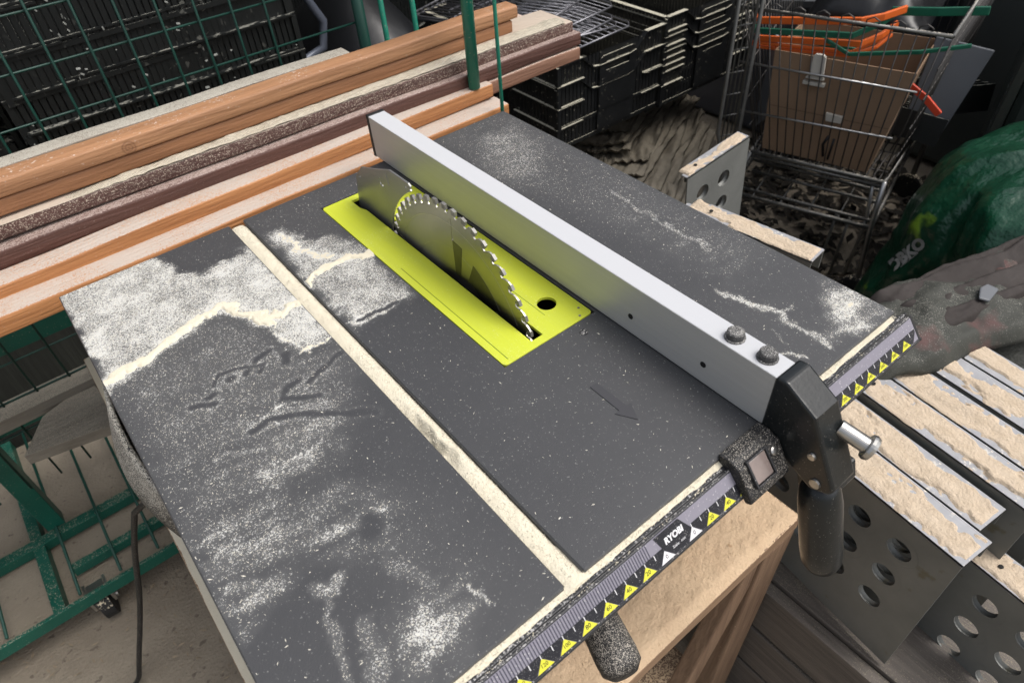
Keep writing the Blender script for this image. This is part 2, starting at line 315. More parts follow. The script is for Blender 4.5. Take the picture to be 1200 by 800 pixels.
# ------------------------------------------------------------------ setting
gb = MB()
def gfn(u, v):
    x = -5+11*u; y = -3+11*v
    z = .012*mnoise.noise(Vector((x*2.1, y*2.1, 0)))+.006*mnoise.noise(Vector((x*9, y*9, 3)))
    return (x, y, z-.008)
gb.grid(220, 220, gfn)
tag(gb.build('ground', M['gravelly'], smooth=True, fix=False), kind='structure')
far = MB().add([(-60,-60,-.05),(60,-60,-.05),(60,60,-.05),(-60,60,-.05)], [(0,1,2,3)])
tag(far.build('ground', M['gravelly'], fix=False), kind='structure')
def leafmat(nq, x0, x1, y0, y1, zt, s0, s1):
    b = MB()
    for _ in range(nq):
        x = random.uniform(x0,x1); y = random.uniform(y0,y1); z = zt+random.uniform(0,.03); a = random.uniform(0,2*PI); s = random.uniform(s0,s1); t = random.uniform(-.5,.5)
        c, d = math.cos(a)*s, math.sin(a)*s
        b.add([(x-c,y-d,z),(x+d*.4,y-c*.4,z+t*s),(x+c,y+d,z+t*s*.6),(x-d*.4,y+c*.4,z+.002)], [(0,1,2,3)])
    return b
tag(leafmat(2600, 1.0,2.4,.2,1.4, .0, .008,.04).build('leaf_litter', M['litter'], fix=False), 'brown leaf litter and wood scraps on the ground under the shopping trolley', 'leaf litter', kind='stuff')

# ------------------------------------------------------------------ TABLE SAW
ZT = .9
saw = empty('table_saw', (.27,.5,.60), 'green and black table saw with its blade raised through a lime plate, dusted with sawdust', 'table saw')
POLYS =  [[[[-0.0477, 0.7977], [0.0459, 0.7955], [0.061, 0.7745], [0.0704, 0.7351], [0.093, 0.7076], [0.1193, 0.713], [0.1567, 0.7274], [0.1571, 0.5304], [0.1524, 0.5126], [0.1139, 0.5233], [0.1061, 0.5719], [0.0936, 0.6189], [0.0885, 0.6365], [0.0284, 0.6142], [-0.0059, 0.6005], [-0.0404, 0.6044]], 0.74, 0.006], [[[-0.041, 0.602], [0.0874, 0.6338], [0.1141, 0.5199], [0.1558, 0.5013], [0.1477, 0.4615], [0.0882, 0.3932], [0.025, 0.36], [-0.0332, 0.3713], [-0.0369, 0.4798]], 0.33, 0.028], [[[0.035, 0.4589], [0.0843, 0.4503], [0.1096, 0.4171], [0.0894, 0.3803], [0.0338, 0.3948], [0.0174, 0.4262]], 0.4, 0.022], [[[-0.0385, 0.3694], [-0.0097, 0.3702], [0.012, 0.3663], [0.0326, 0.3544], [0.0197, 0.3164], [-0.0031, 0.3017], [-0.0318, 0.2944], [-0.0402, 0.2907], [-0.0405, 0.3287]], 0.41, 0.02], [[[0.025, 0.36], [0.0746, 0.3535], [0.0977, 0.3069], [0.0805, 0.2722], [0.0415, 0.2931], [0.0219, 0.3237]], 0.34, 0.015], [[[0.0541, 0.2305], [0.0844, 0.2242], [0.099, 0.2166], [0.0729, 0.1847], [0.0413, 0.1796], [0.0289, 0.1866], [0.0409, 0.2194]], 0.52, 0.02], [[[0.1756, 0.726], [0.2018, 0.7276], [0.2133, 0.6783], [0.2432, 0.6688], [0.2547, 0.6207], [0.2502, 0.5266], [0.2458, 0.5116], [0.1766, 0.509], [0.1752, 0.5241], [0.1727, 0.5987], [0.1779, 0.7003]], 0.66, 0.011], [[[0.5014, 0.7463], [0.5687, 0.7436], [0.5652, 0.6646], [0.4993, 0.5889], [0.4617, 0.6114], [0.4601, 0.6721]], 0.42, 0.03], [[[0.4539, 0.7942], [0.5804, 0.7781], [0.5834, 0.4923], [0.5788, 0.3138], [0.5057, 0.3019], [0.4899, 0.4313], [0.4617, 0.6114]], 0.22, 0.03], [[[0.5632, 0.239], [0.5922, 0.2307], [0.5816, 0.1741], [0.5258, 0.1716], [0.4972, 0.193], [0.5319, 0.2064]], 0.42, 0.012], [[[0.561, 0.2318], [0.5815, 0.2165], [0.5476, 0.1919], [0.5297, 0.205]], 0.62, 0.01], [[[0.1715, 0.7666], [0.3293, 0.7707], [0.3187, 0.7089], [0.2496, 0.6722], [0.2105, 0.7293], [0.1771, 0.7293]], 0.16, 0.02], [[[0.0802, 0.7631], [0.1598, 0.7703], [0.1567, 0.7274], [0.0968, 0.7125]], 0.1, 0.01], [[[0.3187, 0.7089], [0.2102, 0.6405], [0.1921, 0.6799], [0.2027, 0.7367]], 0.16, 0.02], [[[0.0843, 0.329], [0.1218, 0.2757], [0.1162, 0.2243], [0.0675, 0.2403], [0.0626, 0.2794]], 0.18, 0.03]]
STROKES =  [[[[-0.0397, 0.6067], [-0.0028, 0.6102], [0.031, 0.6219], [0.0621, 0.6334], [0.0885, 0.6365], [0.1021, 0.6056], [0.1131, 0.5707]], 0.01, 1.25], [[[-0.0384, 0.6056], [-0.0418, 0.5853]], 0.004, 0.9], [[[-0.0378, 0.608], [-0.0013, 0.6151], [0.0328, 0.627], [0.0646, 0.6401], [0.0907, 0.642], [0.1044, 0.6108], [0.1164, 0.5781]], 0.022, 0.86], [[[0.0874, 0.6338], [0.1067, 0.5942], [0.1258, 0.5838], [0.1526, 0.5848]], 0.011, 1.25], [[[0.1568, 0.6076], [0.1547, 0.55]], 0.01, 0.9], [[[0.1119, 0.5683], [0.119, 0.53], [0.1278, 0.5106]], 0.003, 0.95], [[[0.1147, 0.5194], [0.1561, 0.5159]], 0.003, 1.0], [[[0.0068, 0.6406], [0.0958, 0.6546], [0.1316, 0.6509], [0.1525, 0.6478]], 0.004, 0.9], [[[0.1726, 0.6087], [0.1967, 0.6189], [0.2274, 0.6177], [0.2531, 0.6065]], 0.01, 1.25], [[[0.1924, 0.7148], [0.1928, 0.6747], [0.2138, 0.6371]], 0.01, 0.95], [[[0.1707, 0.5213], [0.1994, 0.5089], [0.2382, 0.513]], 0.004, 0.75], [[[0.5363, 0.5163], [0.5336, 0.4664], [0.5327, 0.4254], [0.5335, 0.3943], [0.5348, 0.3555]], 0.005, 0.5], [[[0.4851, 0.3006], [0.4909, 0.2861], [0.4931, 0.2733], [0.4956, 0.2569], [0.4983, 0.2373], [0.4989, 0.2169], [0.5007, 0.1961], [0.4936, 0.187]], 0.0062, 0.66], [[[0.4993, 0.238], [0.5193, 0.2385]], 0.0035, 0.6], [[[0.4755, 0.2334], [0.4725, 0.2125]], 0.002, 0.5], [[[0.4557, 0.2034], [0.4686, 0.1917]], 0.005, 0.7], [[[0.0187, 0.2805], [0.0122, 0.2568], [0.0062, 0.2347], [0.0045, 0.2176]], 0.007, 0.42], [[[0.0317, 0.2379], [0.026, 0.2179], [0.0172, 0.2]], 0.008, 0.42], [[[0.0677, 0.2696], [0.0753, 0.2524], [0.0843, 0.2369]], 0.014, 0.36], [[[0.0373, 0.2816], [0.0293, 0.2773], [0.0224, 0.2773]], 0.006, 0.5], [[[-0.0332, 0.3713], [-0.0178, 0.3724], [-0.0075, 0.3703]], 0.008, 0.55], [[[-0.0274, 0.3552], [-0.008, 0.3496], [0.0158, 0.3404]], 0.008, 0.55], [[[-0.0316, 0.3253], [-0.0145, 0.3192], [-0.0048, 0.304]], 0.008, 0.5], [[[0.023, 0.4043], [0.0577, 0.3964], [0.0826, 0.3981]], 0.006, 0.6], [[[-0.0298, 0.4077], [0.0108, 0.3932], [0.0446, 0.3853]], 0.006, 0.35], [[[-0.0003, 0.4476], [0.0359, 0.4335], [0.0666, 0.4309]], 0.006, 0.5], [[[0.0664, 0.2169], [0.0686, 0.1995], [0.0525, 0.1911]], 0.012, 0.58], [[[0.1044, 0.2087], [0.1033, 0.1973]], 0.004, 0.7], [[[0.0761, 0.4684], [0.0669, 0.4631]], 0.004, 0.8], [[[0.1086, 0.4393], [0.0784, 0.4555]], 0.005, 0.55]]
CLEAN =  [[[[0.0095, 0.5171], [0.0179, 0.5137], [0.0289, 0.5066]], 0.0055], [[[0.0262, 0.5186], [0.0315, 0.5195]], 0.006], [[[0.0346, 0.5296], [0.0434, 0.5393], [0.0636, 0.5361], [0.0843, 0.5235]], 0.0035], [[[0.0489, 0.5255], [0.055, 0.5259]], 0.0055], [[[0.0655, 0.5223], [0.069, 0.5266]], 0.005], [[[0.0763, 0.5155], [0.0811, 0.5203]], 0.0045], [[[0.0793, 0.5342], [0.0944, 0.5379]], 0.005], [[[0.1002, 0.5137], [0.1055, 0.523]], 0.007], [[[0.0983, 0.4839], [0.0842, 0.4765], [0.0766, 0.4694]], 0.006], [[[0.0793, 0.4697], [0.1067, 0.4521]], 0.005], [[[0.1053, 0.4733], [0.1273, 0.483], [0.147, 0.4869]], 0.005], [[[0.0391, 0.4553], [0.0599, 0.4548], [0.0801, 0.4434], [0.1082, 0.4209], [0.1357, 0.399]], 0.0055], [[[0.0737, 0.3056], [0.0704, 0.2988]], 0.016], [[[0.185, 0.5186], [0.2278, 0.5133]], 0.004]]
def seg_dist(P, pts, closed=False):
    d = np.full(len(P), 9.); n = len(pts)
    for i in range(n if closed else n-1):
        a = np.array(pts[i]); b = np.array(pts[(i+1)%n]); ab = b-a
        t = np.clip(((P-a)@ab)/max(ab@ab, 1e-12), 0, 1)
        d = np.minimum(d, np.hypot(*(P-a-t[:,None]*ab).T))
    return d
def inside(P, pts):
    r = np.zeros(len(P), bool); n = len(pts)
    for i in range(n):
        (x1,y1),(x2,y2) = pts[i], pts[(i+1)%n]
        c = ((y1 > P[:,1]) != (y2 > P[:,1])) & (P[:,0] < (x2-x1)*(P[:,1]-y1)/((y2-y1) or 1e-12)+x1)
        r ^= c
    return r
def sm(x): x = np.clip(x, 0, 1); return x*x*(3-2*x)
def vnoise(P, f, seed):
    """cheap smooth value noise on numpy points"""
    r = np.random.default_rng(seed); T = r.random((64,64))
    q = P*f; i = np.floor(q).astype(int); t = q-i; t = t*t*(3-2*t)
    g = lambda a, b: T[(i[:,0]+a)%64, (i[:,1]+b)%64]
    return (g(0,0)*(1-t[:,0])+g(1,0)*t[:,0])*(1-t[:,1])+(g(0,1)*(1-t[:,0])+g(1,1)*t[:,0])*t[:,1]
def dust(P):
    W = P+np.c_[vnoise(P,70,1)-.5, vnoise(P,70,2)-.5]*.012+np.c_[vnoise(P,260,3)-.5, vnoise(P,260,4)-.5]*.005
    D = .035+.05*vnoise(P,12,5)
    for pts, dens, soft in POLYS:
        d = seg_dist(W, pts, True); ins = inside(W, pts)
        m = sm(.5+np.where(ins, d, -d)/(2*soft))
        D = np.maximum(D, D+(dens-D)*m) if dens > .1 else D+(dens-D)*m
    # sweeping marks: streaks along the direction the hand wiped
    rot = np.c_[P[:,0]*.98-P[:,1]*.2, P[:,0]*.2+P[:,1]*.98]
    st = vnoise(rot*np.array([1,6.]), 14, 6)*.6+vnoise(rot*np.array([1,5.]), 45, 7)*.4
    mid = sm((D-.1)/.15)*sm((.68-D)/.1)
    low = .25+.75*sm((.50-P[:,1])/.12); D = D*(1+mid*(st-.5)*1.5*low)
    D = np.where(D < .70, D*(1+low*(-.38+.44*vnoise(P,60,8)+.40*vnoise(P,210,9))), D)
    for pts, wd, dens in STROKES:
        d = seg_dist(W, pts); m = sm(1.22-d/(wd*.95))
        D = np.maximum(D, dens*m)
    for pts, wd in CLEAN:
        d = seg_dist(P+(W-P)*.35, pts)
        rim = np.exp(-((d-wd*.95)/(wd*.35))**2)*.16
        D = D+rim*(wd < .008)*.8
        D = D*(1-.97*sm(1.35-d/(wd*.62)))
    return D
INS = (.2535,.3685,.365,.733)      # insert plate x0 x1 y0 y1
TX0, TX1, TY0, TY1 = -.0434, .580, .1715, .778
SL0, SL1 = .1512, .1712            # mitre slot
def ticks(a, b, extra=(), st=.0021):
    s = set(np.round(np.linspace(a, b, int((b-a)/st)+1), 5))
    for e_ in extra:
        k = min(s, key=lambda q: abs(q-e_)); 
        if k not in (min(s), max(s)): s.discard(k)
        s.add(round(e_,5))
    return np.array(sorted(s))
def panel(x0, x1, y0, y1, hole=None):
    xs = ticks(x0,x1, hole[:2] if hole else ()); ys = ticks(y0,y1, hole[2:] if hole else ())
    nx, ny = len(xs), len(ys); X, Y = np.meshgrid(xs, ys); P = np.c_[X.ravel(), Y.ravel()]
    D = dust(P)
    v = np.c_[P, np.full(len(P), ZT)]
    J, I = np.meshgrid(np.arange(ny-1), np.arange(nx-1), indexing='ij'); I = I.ravel(); J = J.ravel()
    if hole:
        cx = (xs[I]+xs[I+1])/2; cy = (ys[J]+ys[J+1])/2
        k = ~((cx > hole[0]) & (cx < hole[1]) & (cy > hole[2]) & (cy < hole[3])); I = I[k]; J = J[k]
    q = np.c_[J*nx+I, J*nx+I+1, (J+1)*nx+I+1, (J+1)*nx+I]
    me = bpy.data.meshes.new('tabletop'); off = WL[saw.name]
    v = v-np.array(off)
    # skirt: rounded-down edge and side
    vs = v.tolist(); fs = q.tolist()
    def skirt(idx, outw):
        o = len(vs); n = len(idx)
        for k in idx: p = vs[k]; vs.append([p[0]+outw[0]*.0012, p[1]+outw[1]*.0012, p[2]-.0012])
        for k in idx: p = vs[k]; vs.append([p[0]+outw[0]*.0012, p[1]+outw[1]*.0012, p[2]-.0060])
        for k in range(n-1): fs.append([idx[k], idx[k+1], o+k+1, o+k]); fs.append([o+k, o+k+1, o+n+k+1, o+n+k])
    skirt([i for i in range(nx)], (0,-1)); skirt([(ny-1)*nx+i for i in range(nx)], (0,1))
    skirt([j*nx for j in range(ny)], (-1,0)); skirt([j*nx+nx-1 for j in range(ny)], (1,0))
    if hole:
        i0, i1 = int(np.argmin(abs(xs-hole[0]))), int(np.argmin(abs(xs-hole[1]))); j0, j1 = int(np.argmin(abs(ys-hole[2]))), int(np.argmin(abs(ys-hole[3])))
        skirt([j0*nx+i for i in range(i0,i1+1)], (0,0)); skirt([j1*nx+i for i in range(i0,i1+1)], (0,0))
        skirt([j*nx+i0 for j in range(j0,j1+1)], (0,0)); skirt([j*nx+i1 for j in range(j0,j1+1)], (0,0))
    me.from_pydata(vs, [], fs); me.materials.append(M['table'])
    at = me.attributes.new('dust', 'FLOAT', 'POINT'); dd = np.zeros(len(vs), np.float32); dd[:len(D)] = D; dd[len(D):] = .12; at.data.foreach_set('value', dd)
    me.update()
    o = bpy.data.objects.new('tabletop', me); COL.objects.link(o); o.parent = saw
    return o
pl_ = panel(TX0, SL0, TY0, TY1); pl_['label'] = 'left table panel, half covered with pale sawdust'
pr_ = panel(SL1, TX1, TY0, TY1, INS); pr_['label'] = 'right table panel, mostly clean dark grey'
# board edge under each panel, seen along the front
for x0, x1 in ((TX0+.003, SL0-.0015), (SL1+.0015, TX1-.003)):
    b = MB()
    if x0 > .1:
        b.box((x0,TY0+.001,.8835),(INS[0]-.004,TY1-.002,.8938)); b.box((INS[1]+.004,TY0+.001,.8835),(x1,TY1-.002,.8938))
        b.box((INS[0]-.004,TY0+.001,.8835),(INS[1]+.004,INS[2]-.004,.8938)); b.box((INS[0]-.004,INS[3]+.004,.8835),(INS[1]+.004,TY1-.002,.8938))
    else: b.box((x0,TY0+.001,.8835),(x1,TY1-.002,.8938))
    b.build('panel_edge', M['table_side'], saw)
# base casting / body
b = MB()
b.box((-.030,.190,.848),(.250,.765,.8832)); b.box((.372,.190,.848),(.570,.765,.8832)); b.box((.250,.190,.848),(.372,.355,.8832)); b.box((.250,.740,.848),(.372,.765,.8832))
b.build('table_frame', M['saw_body'], saw, bevel=.004)
b = MB()
b.add([(-.02,.20,.848),(.56,.20,.848),(.56,.755,.848),(-.02,.755,.848),(.03,.26,.60),(.50,.26,.60),(.50,.70,.60),(.03,.70,.60)],
      [(0,1,5,4),(1,2,6,5),(2,3,7,6),(3,0,4,7),(4,5,6,7)])
b.build('housing', M['saw_body'], saw)
b = MB(); b.grid(24, 16, lambda u, v: (-.040-.0275*math.sin(PI*u)**.6*math.sin(PI*(.12+.80*v)), .455+.185*u, .884-.12*v))
b.build('side_cover', M['saw_side'], saw, smooth=True, solid=.004)
# miter slot floor + filled channel
b = MB(); b.box((SL0-.001,TY0-.016,.882),(SL1+.001,TY1+.004,.8872)); b.build('mitre_slot', M['alu'], saw)
# insert plate
sx0, sx1, sy0, sy1 = .2945,.3090,.3755,.7215
b = MB(); rc = .006
def rrect(x0,x1,y0,y1,r,n=5):
    o = []
    for cx,cy,a0 in ((x1-r,y1-r,0),(x0+r,y1-r,90),(x0+r,y0+r,180),(x1-r,y0+r,270)):
        o += [(cx+r*math.cos(math.radians(a0+90*k/n)), cy+r*math.sin(math.radians(a0+90*k/n))) for k in range(n+1)]
    return o
flat = lambda u,v,t: (u,v,t)
slot = [(sx0,sy0),(sx1,sy0),(sx1,.69),(.3125,.70),(.3125,sy1),(.2910,sy1),(.2910,.70),(sx0,.69)]
b.prism(rrect(INS[0]+.0012,INS[1]-.0012,INS[2]+.0012,INS[3]-.0012,.005), flat, .8962, .8998, [slot, circ(.3418,.4075,.0102,24)])
ins = b.build('insert_plate', M['lime'], saw, bevel=.0006)
b = MB()
for (cx,cy) in ((.3610,.3805),(.3540,.3710)): b.lathe((cx,cy,.8990),(0,0,1),[(0,.0014),(.0010,.0014)],10)
b.build('set_screw', M['bolt'], ins)
b = MB(); b.box((.2625,.372,.8996),(.2632,.56,.9001)); b.box((.3285,.395,.8996),(.3290,.52,.9001)); b.build('groove', mat('lime_groove',(.28,.38,.02),.5), ins)
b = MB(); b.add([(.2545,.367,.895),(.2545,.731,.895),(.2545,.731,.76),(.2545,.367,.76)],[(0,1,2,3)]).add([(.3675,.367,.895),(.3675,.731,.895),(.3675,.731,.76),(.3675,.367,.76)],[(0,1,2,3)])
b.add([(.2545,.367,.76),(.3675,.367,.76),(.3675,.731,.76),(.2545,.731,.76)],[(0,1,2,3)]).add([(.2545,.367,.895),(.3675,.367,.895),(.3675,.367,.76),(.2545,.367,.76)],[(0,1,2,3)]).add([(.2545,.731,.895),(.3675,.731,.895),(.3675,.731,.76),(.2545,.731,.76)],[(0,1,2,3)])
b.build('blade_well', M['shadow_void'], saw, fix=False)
# blade
BX, BY, BZ, BR = .3015, .509, .853, .1345
b = MB(); NT = 50; outl = []
for k in range(NT):
    a0 = 2*PI*k/NT; st = 2*PI/NT
    for fr, r in ((0,BR-.0005),(.10,BR),(.14,BR-.0070),(.24,BR-.0098),(.40,BR-.0098),(.52,BR-.0076),(.62,BR-.0045),(.80,BR-.0020)):
        outl.append((r*math.cos(a0+st*fr), r*math.sin(a0+st*fr)))
yzf = lambda u,v,t: (BX+t, BY+u, BZ+v)
slots = []
for k in range(5):
    a0 = math.radians(20+72*k); pts = []
    c, s_ = math.cos(a0), math.sin(a0); 
    for r, h in ((BR-.013,-.0006),(BR-.038,-.0006),(BR-.040,-.0012),(BR-.042,0),(BR-.040,.0012),(BR-.038,.0006),(BR-.013,.0006)): pts.append((r*c-h*s_, r*s_+h*c))
    slots.append(pts)
b.prism(outl, yzf, -.0009, .0009, slots+[circ(0,0,.015,20)])
blade = b.build('blade', M['steel_blade'], saw)
cb = Vector((BX,BY,BZ)); blade.data.transform(Matrix.Translation(WL[saw.name]-cb)); blade.location = cb-WL[saw.name]; WL[blade.name] = cb
b = MB()
for k in range(NT):
    a0 = 2*PI*k/NT+2*PI/NT*.02; c, s_ = math.cos(a0), math.sin(a0); c2, s2 = math.cos(a0+.045), math.sin(a0+.045)
    q = [(c*(BR-.0062),s_*(BR-.0062)),(c*(BR+.0004),s_*(BR+.0004)),(c2*(BR-.0004),s2*(BR-.0004)),(c2*(BR-.0060),s2*(BR-.0060))]
    b.prism([(u,v) for u,v in q], yzf, -.0016, .0016)
b.build('carbide_tip', M['carbide'], blade)['kind'] = 'stuff'
b = MB(); n = 40
def ring(r0, r1, a0, a1, x):
    k = 30; o = [(r1*math.cos(a0+(a1-a0)*i/k), r1*math.sin(a0+(a1-a0)*i/k)) for i in range(k+1)]+[(r0*math.cos(a1-(a1-a0)*i/k), r0*math.sin(a1-(a1-a0)*i/k)) for i in range(k+1)]
    return o
b.prism(ring(.1125,.1132,.35,2.75,0), yzf, -.00105, .00105); b.prism(ring(.081,.0816,.5,2.7,0), yzf, -.00105, .00105)
b.build('scored_ring', M['bright'], blade)
b = MB(); 
b.prism(ring(.050,.094,1.60,1.78,0), yzf, -.00112, .00112); b.prism(ring(.060,.088,2.0,2.62,0), yzf, -.00112, .00112)
b.build('blade_print', mat('blade_print_grey', (.16,.155,.13), .32, .9, nscale=20), blade)
b = MB(); b.lathe((BX-.011,BY,BZ),(1,0,0),[(0,.030),(.002,.040),(.009,.040),(.0095,.034)],28); b.lathe((BX-.024,BY,BZ),(1,0,0),[(0,.011),(.014,.011)],6)
b.build('arbor_flange', M['saw_body'], saw)
# riving knife: hugging the back of the blade, shaped top with a hook notch
kp = [(.7210,.893),(.7105,.9365),(.6905,.9560),(.6560,.9675),(.6190,.9815),(.5810,.9815),(.5765,.9790),(.5765,.9755)]
for k in range(11):
    a0 = math.radians(60.5-45*k/10); kp.append((BY+(BR+.0035)*math.cos(a0), BZ+(BR+.0035)*math.sin(a0)))
kp += [(.650,.88),(.655,.85),(.715,.85)]
kp[7] = (.5790,.9752)
not1 = [(.6470,.9640),(.6460,.9530),(.6420,.9505),(.6395,.9535),(.6412,.9540),(.6425,.9530),(.6440,.9555),(.6450,.9640)]
b = MB(); b.prism(kp, lambda u,v,t: (BX+t,u,v), -.0013, .0013, [circ(.7000,.9400,.0016,8), circ(.5870,.9745,.0015,8), [(.6480,.9600),(.6475,.9535),(.6440,.9500),(.6400,.9520),(.6415,.9535),(.6440,.9525),(.6455,.9545),(.6460,.9605)], [(.6290,.9740),(.6265,.9600),(.6253,.9605),(.6275,.9742)]])
b.build('riving_knife', M['knife'], saw, bevel=.0005)
# embossed arrow, set screw in the panel
b = MB(); b.prism([(.2950,.2945),(.3026,.2942),(.3036,.2580),(.3085,.2572),(.2995,.2405),(.2895,.2577),(.2947,.2580)][::-1], flat, .9000, .9007)
b.build('arrow_mark', M['engrave'], saw)
b = MB(); b.lathe((.3402,.3505,.9000),(0,0,1),[(0,.0042),(.0007,.0042),(.0007,.0034),(.0003,.0030),(.0003,0)],20); b.box((.3375,.3500,.9004),(.3430,.3510,.9008)); b.build('panel_screw', M['rail'], saw)
# ---- front rail with the scale
TH = math.radians(50); RY, RZ = .1588, .8940
fy, fz = -math.cos(TH), -math.sin(TH); ny_, nz_ = -math.sin(TH), math.cos(TH)
def tape(u, v, t): return (u, RY+fy*v+ny_*t, RZ+fz*v+nz_*t)
RX0, RX1 = -.075, .5905
b = MB(); W_ = .0255
prof = [(.1715,.8830),(.1715,.8870),(.1668,.8870),(.1662,.8938),(.1628,.8940),(.1624,.8920),(.1606,.8920),(.1602,.8944),(RY+.0004,.8944),(RY,RZ),
        (RY+fy*.0235,RZ+fz*.0235),(RY+fy*.0240+ny_*.0012,RZ+fz*.0240+nz_*.0012),(RY+fy*.0262+ny_*.0008,RZ+fz*.0262+nz_*.0008),(.1445,.8660),(.1600,.8580),(.1900,.8580),(.1900,.8830)]
b.prism(prof, lambda u,v,t: (t,u,v), RX0, RX1)
rail = b.build('front_rail', M['rail'], saw, bevel=.0006)
b = MB()
nn = len(prof); b.prism([(p[0],p[1]) for p in prof], lambda u,v,t: (t,u,v), RX1+.0002, RX1+.0035); b.build('rail_end_cap', M['saw_body'], rail, bevel=.001)
b = MB(); b.prism([(RX0+.002,.0006),(RX1-.001,.0006),(RX1-.001,.0232),(RX0+.002,.0232)], tape, .0001, .0005); scale = b.build('scale_tape', M['tape_grey'], rail)
XA, XB, TK = .2330, .2640, .0203
b = MB()
x = RX0+.004; 
while x < XA-.012:
    b.prism([(x,.0010),(x+.0008,.0010),(x+.0008,.0118),(x,.0118)], tape, .0004, .0007); x += .0024
b.build('fine_lines', M['tape_line'], scale)['kind'] = 'stuff'
bk, ye, wh, tk = MB(), MB(), MB(), MB()
def tile(x0, x1):
    c = .0072
    bk.prism([(x0+.0003,.0118),(x1-.0003,.0118),(x1-.0003,.0146),(x1-.0010-c*.95,.0229),(x0+.0010+c*.95,.0229),(x0+.0003,.0146)], tape, .0004, .0008)
    xm = (x0+x1)/2; t2 = MB(); t2.prism([(xm-.0003,.0119),(xm+.0003,.0119),(xm+.0003,.0160),(xm-.0003,.0160)], tape, .0007, .0010); t2.build('tick', M['tape_white'], scale)
    tk.prism([(x0-.0003,.0118),(x0+.0003,.0118),(x0+.0003,.0150),(x0-.0003,.0150)], tape, .0007, .0010)
def tri(x, mbb):
    c = .0072; mbb.prism([(x,.0146),(x+c,.0229),(x-c,.0229)], tape, .0004, .0009)
nums = []
def ptr(nm, mb_):
    mb_.build(nm, M['tape_yellow'] if nm[0] == 'y' else M['tape_white'], scale); return MB()
k = 1
tri(XA, wh); wh = ptr('white_pointer', wh); nums.append((XA,'0'))
while XA-TK*k > RX0+.004:
    tile(XA-TK*k, XA-TK*(k-1)); tri(XA-TK*k, ye); ye = ptr('yellow_pointer', ye); tk.build('tick', M['tape_white'], scale); tk = MB(); nums.append((XA-TK*k, str(20*k))); k += 1
tri(XB, wh); wh = ptr('white_pointer', wh); nums.append((XB,'0'))
k = 1
while XB+TK*k < RX1-.006:
    tile(XB+TK*(k-1), XB+TK*k); tri(XB+TK*k, ye); ye = ptr('yellow_pointer', ye); tk.build('tick', M['tape_white'], scale); tk = MB(); nums.append((XB+TK*k, str(20*k))); k += 1
if RX1-.003-(XB+TK*(k-1)) > .008: tile(XB+TK*(k-1), RX1-.002)
bk.prism([(XA-.0045,.0012),(XB-.0085,.0012),(XB-.0003,.0146),(XB-.0078,.0229),(XA+.0078,.0229),(XA+.0003,.0146)], tape, .0004, .0008)
bk.build('scale_block', M['tape_black'], scale)
def tapetext(x, v, s): return lambda u, w_, t: tape(x+u, v-w_, t)
for x, s in nums:
    text_mesh(s, .0048 if len(s) < 3 else .0042, (lambda X_: (lambda u,w_,t: tape(X_+u, .0196-w_, .00095+t)))(x), 'scale_number', M['ink'], scale, thick=.0001)
text_mesh('RYOBI', .0070, lambda u,w_,t: tape(.2465+u*1.0+w_*.10, .0095-w_, .00090+t), 'logo', M['tape_white'], scale, bold=.0003, thick=.0001)
text_mesh('Scale:  mm', .0032, lambda u,w_,t: tape(.2480+u, .0172-w_, .00090+t), 'caption', M['tape_white'], scale, thick=.0001)
# crank knob poking out below the rail
b = MB(); b.lathe((.200,.215,.806),(-.30,-1,-.06),[(0,.015),(.030,.015),(.040,.0165),(.080,.0178),(.090,.0170),(.096,.011),(.097,0)],22); b.build('bevel_lock_knob', M['saw_body_dusty'], saw, smooth=True)
# ---- RIP FENCE (slides on the rails: a thing of its own)
fence = empty('rip_fence', (.384,.48,.9), 'long silver aluminium rip fence lying across the saw table beside the blade', 'fence')
FX0, FX1, FY0, FY1, FZ0, FZ1 = .3716,.3962,.168,.795,.9012,.9582
b = MB(); b.prism([(FX0,FZ0),(FX1,FZ0),(FX1,FZ1),(FX0,FZ1)], lambda u,v,t: (u,t,v), FY0, FY1, [[(FX0+.0018,FZ0+.0018),(FX1-.0018,FZ0+.0018),(FX1-.0018,FZ1-.0018),(FX0+.0018,FZ1-.0018)]])
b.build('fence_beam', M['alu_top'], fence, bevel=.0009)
b = MB()
for y, z in ((.3204,.9215),(.2342,.9224)):
    b.lathe((FX0-.0004,y,z),(1,0,0),[(0,.0030),(.0006,.0030)],16)
b.build('bolt_hole', M['shadow_void'], fence)
b = MB(); b.lathe((FX0-.0005,.3204,.9215),(1,0,0),[(0,.0038),(.0003,.0038)],16); b.lathe((FX0-.0005,.2342,.9224),(1,0,0),[(0,.0038),(.0003,.0038)],16)
b = MB(); b.box((FX0-.0006,FY1-.001,FZ0-.001),(FX1+.0006,FY1+.006,FZ1+.0008)); b.build('rear_cap', M['saw_body'], fence, bevel=.0012)
for y in (.2179,.1861):
    b = MB(); b.lathe((.3845,y,FZ1),(0,0,1),[(0,.0090),(.0010,.0090),(.0012,.0074),(.0065,.0074),(.0075,.0064),(.0078,0)],14); b.build('clamp_bolt', M['bolt'], fence)
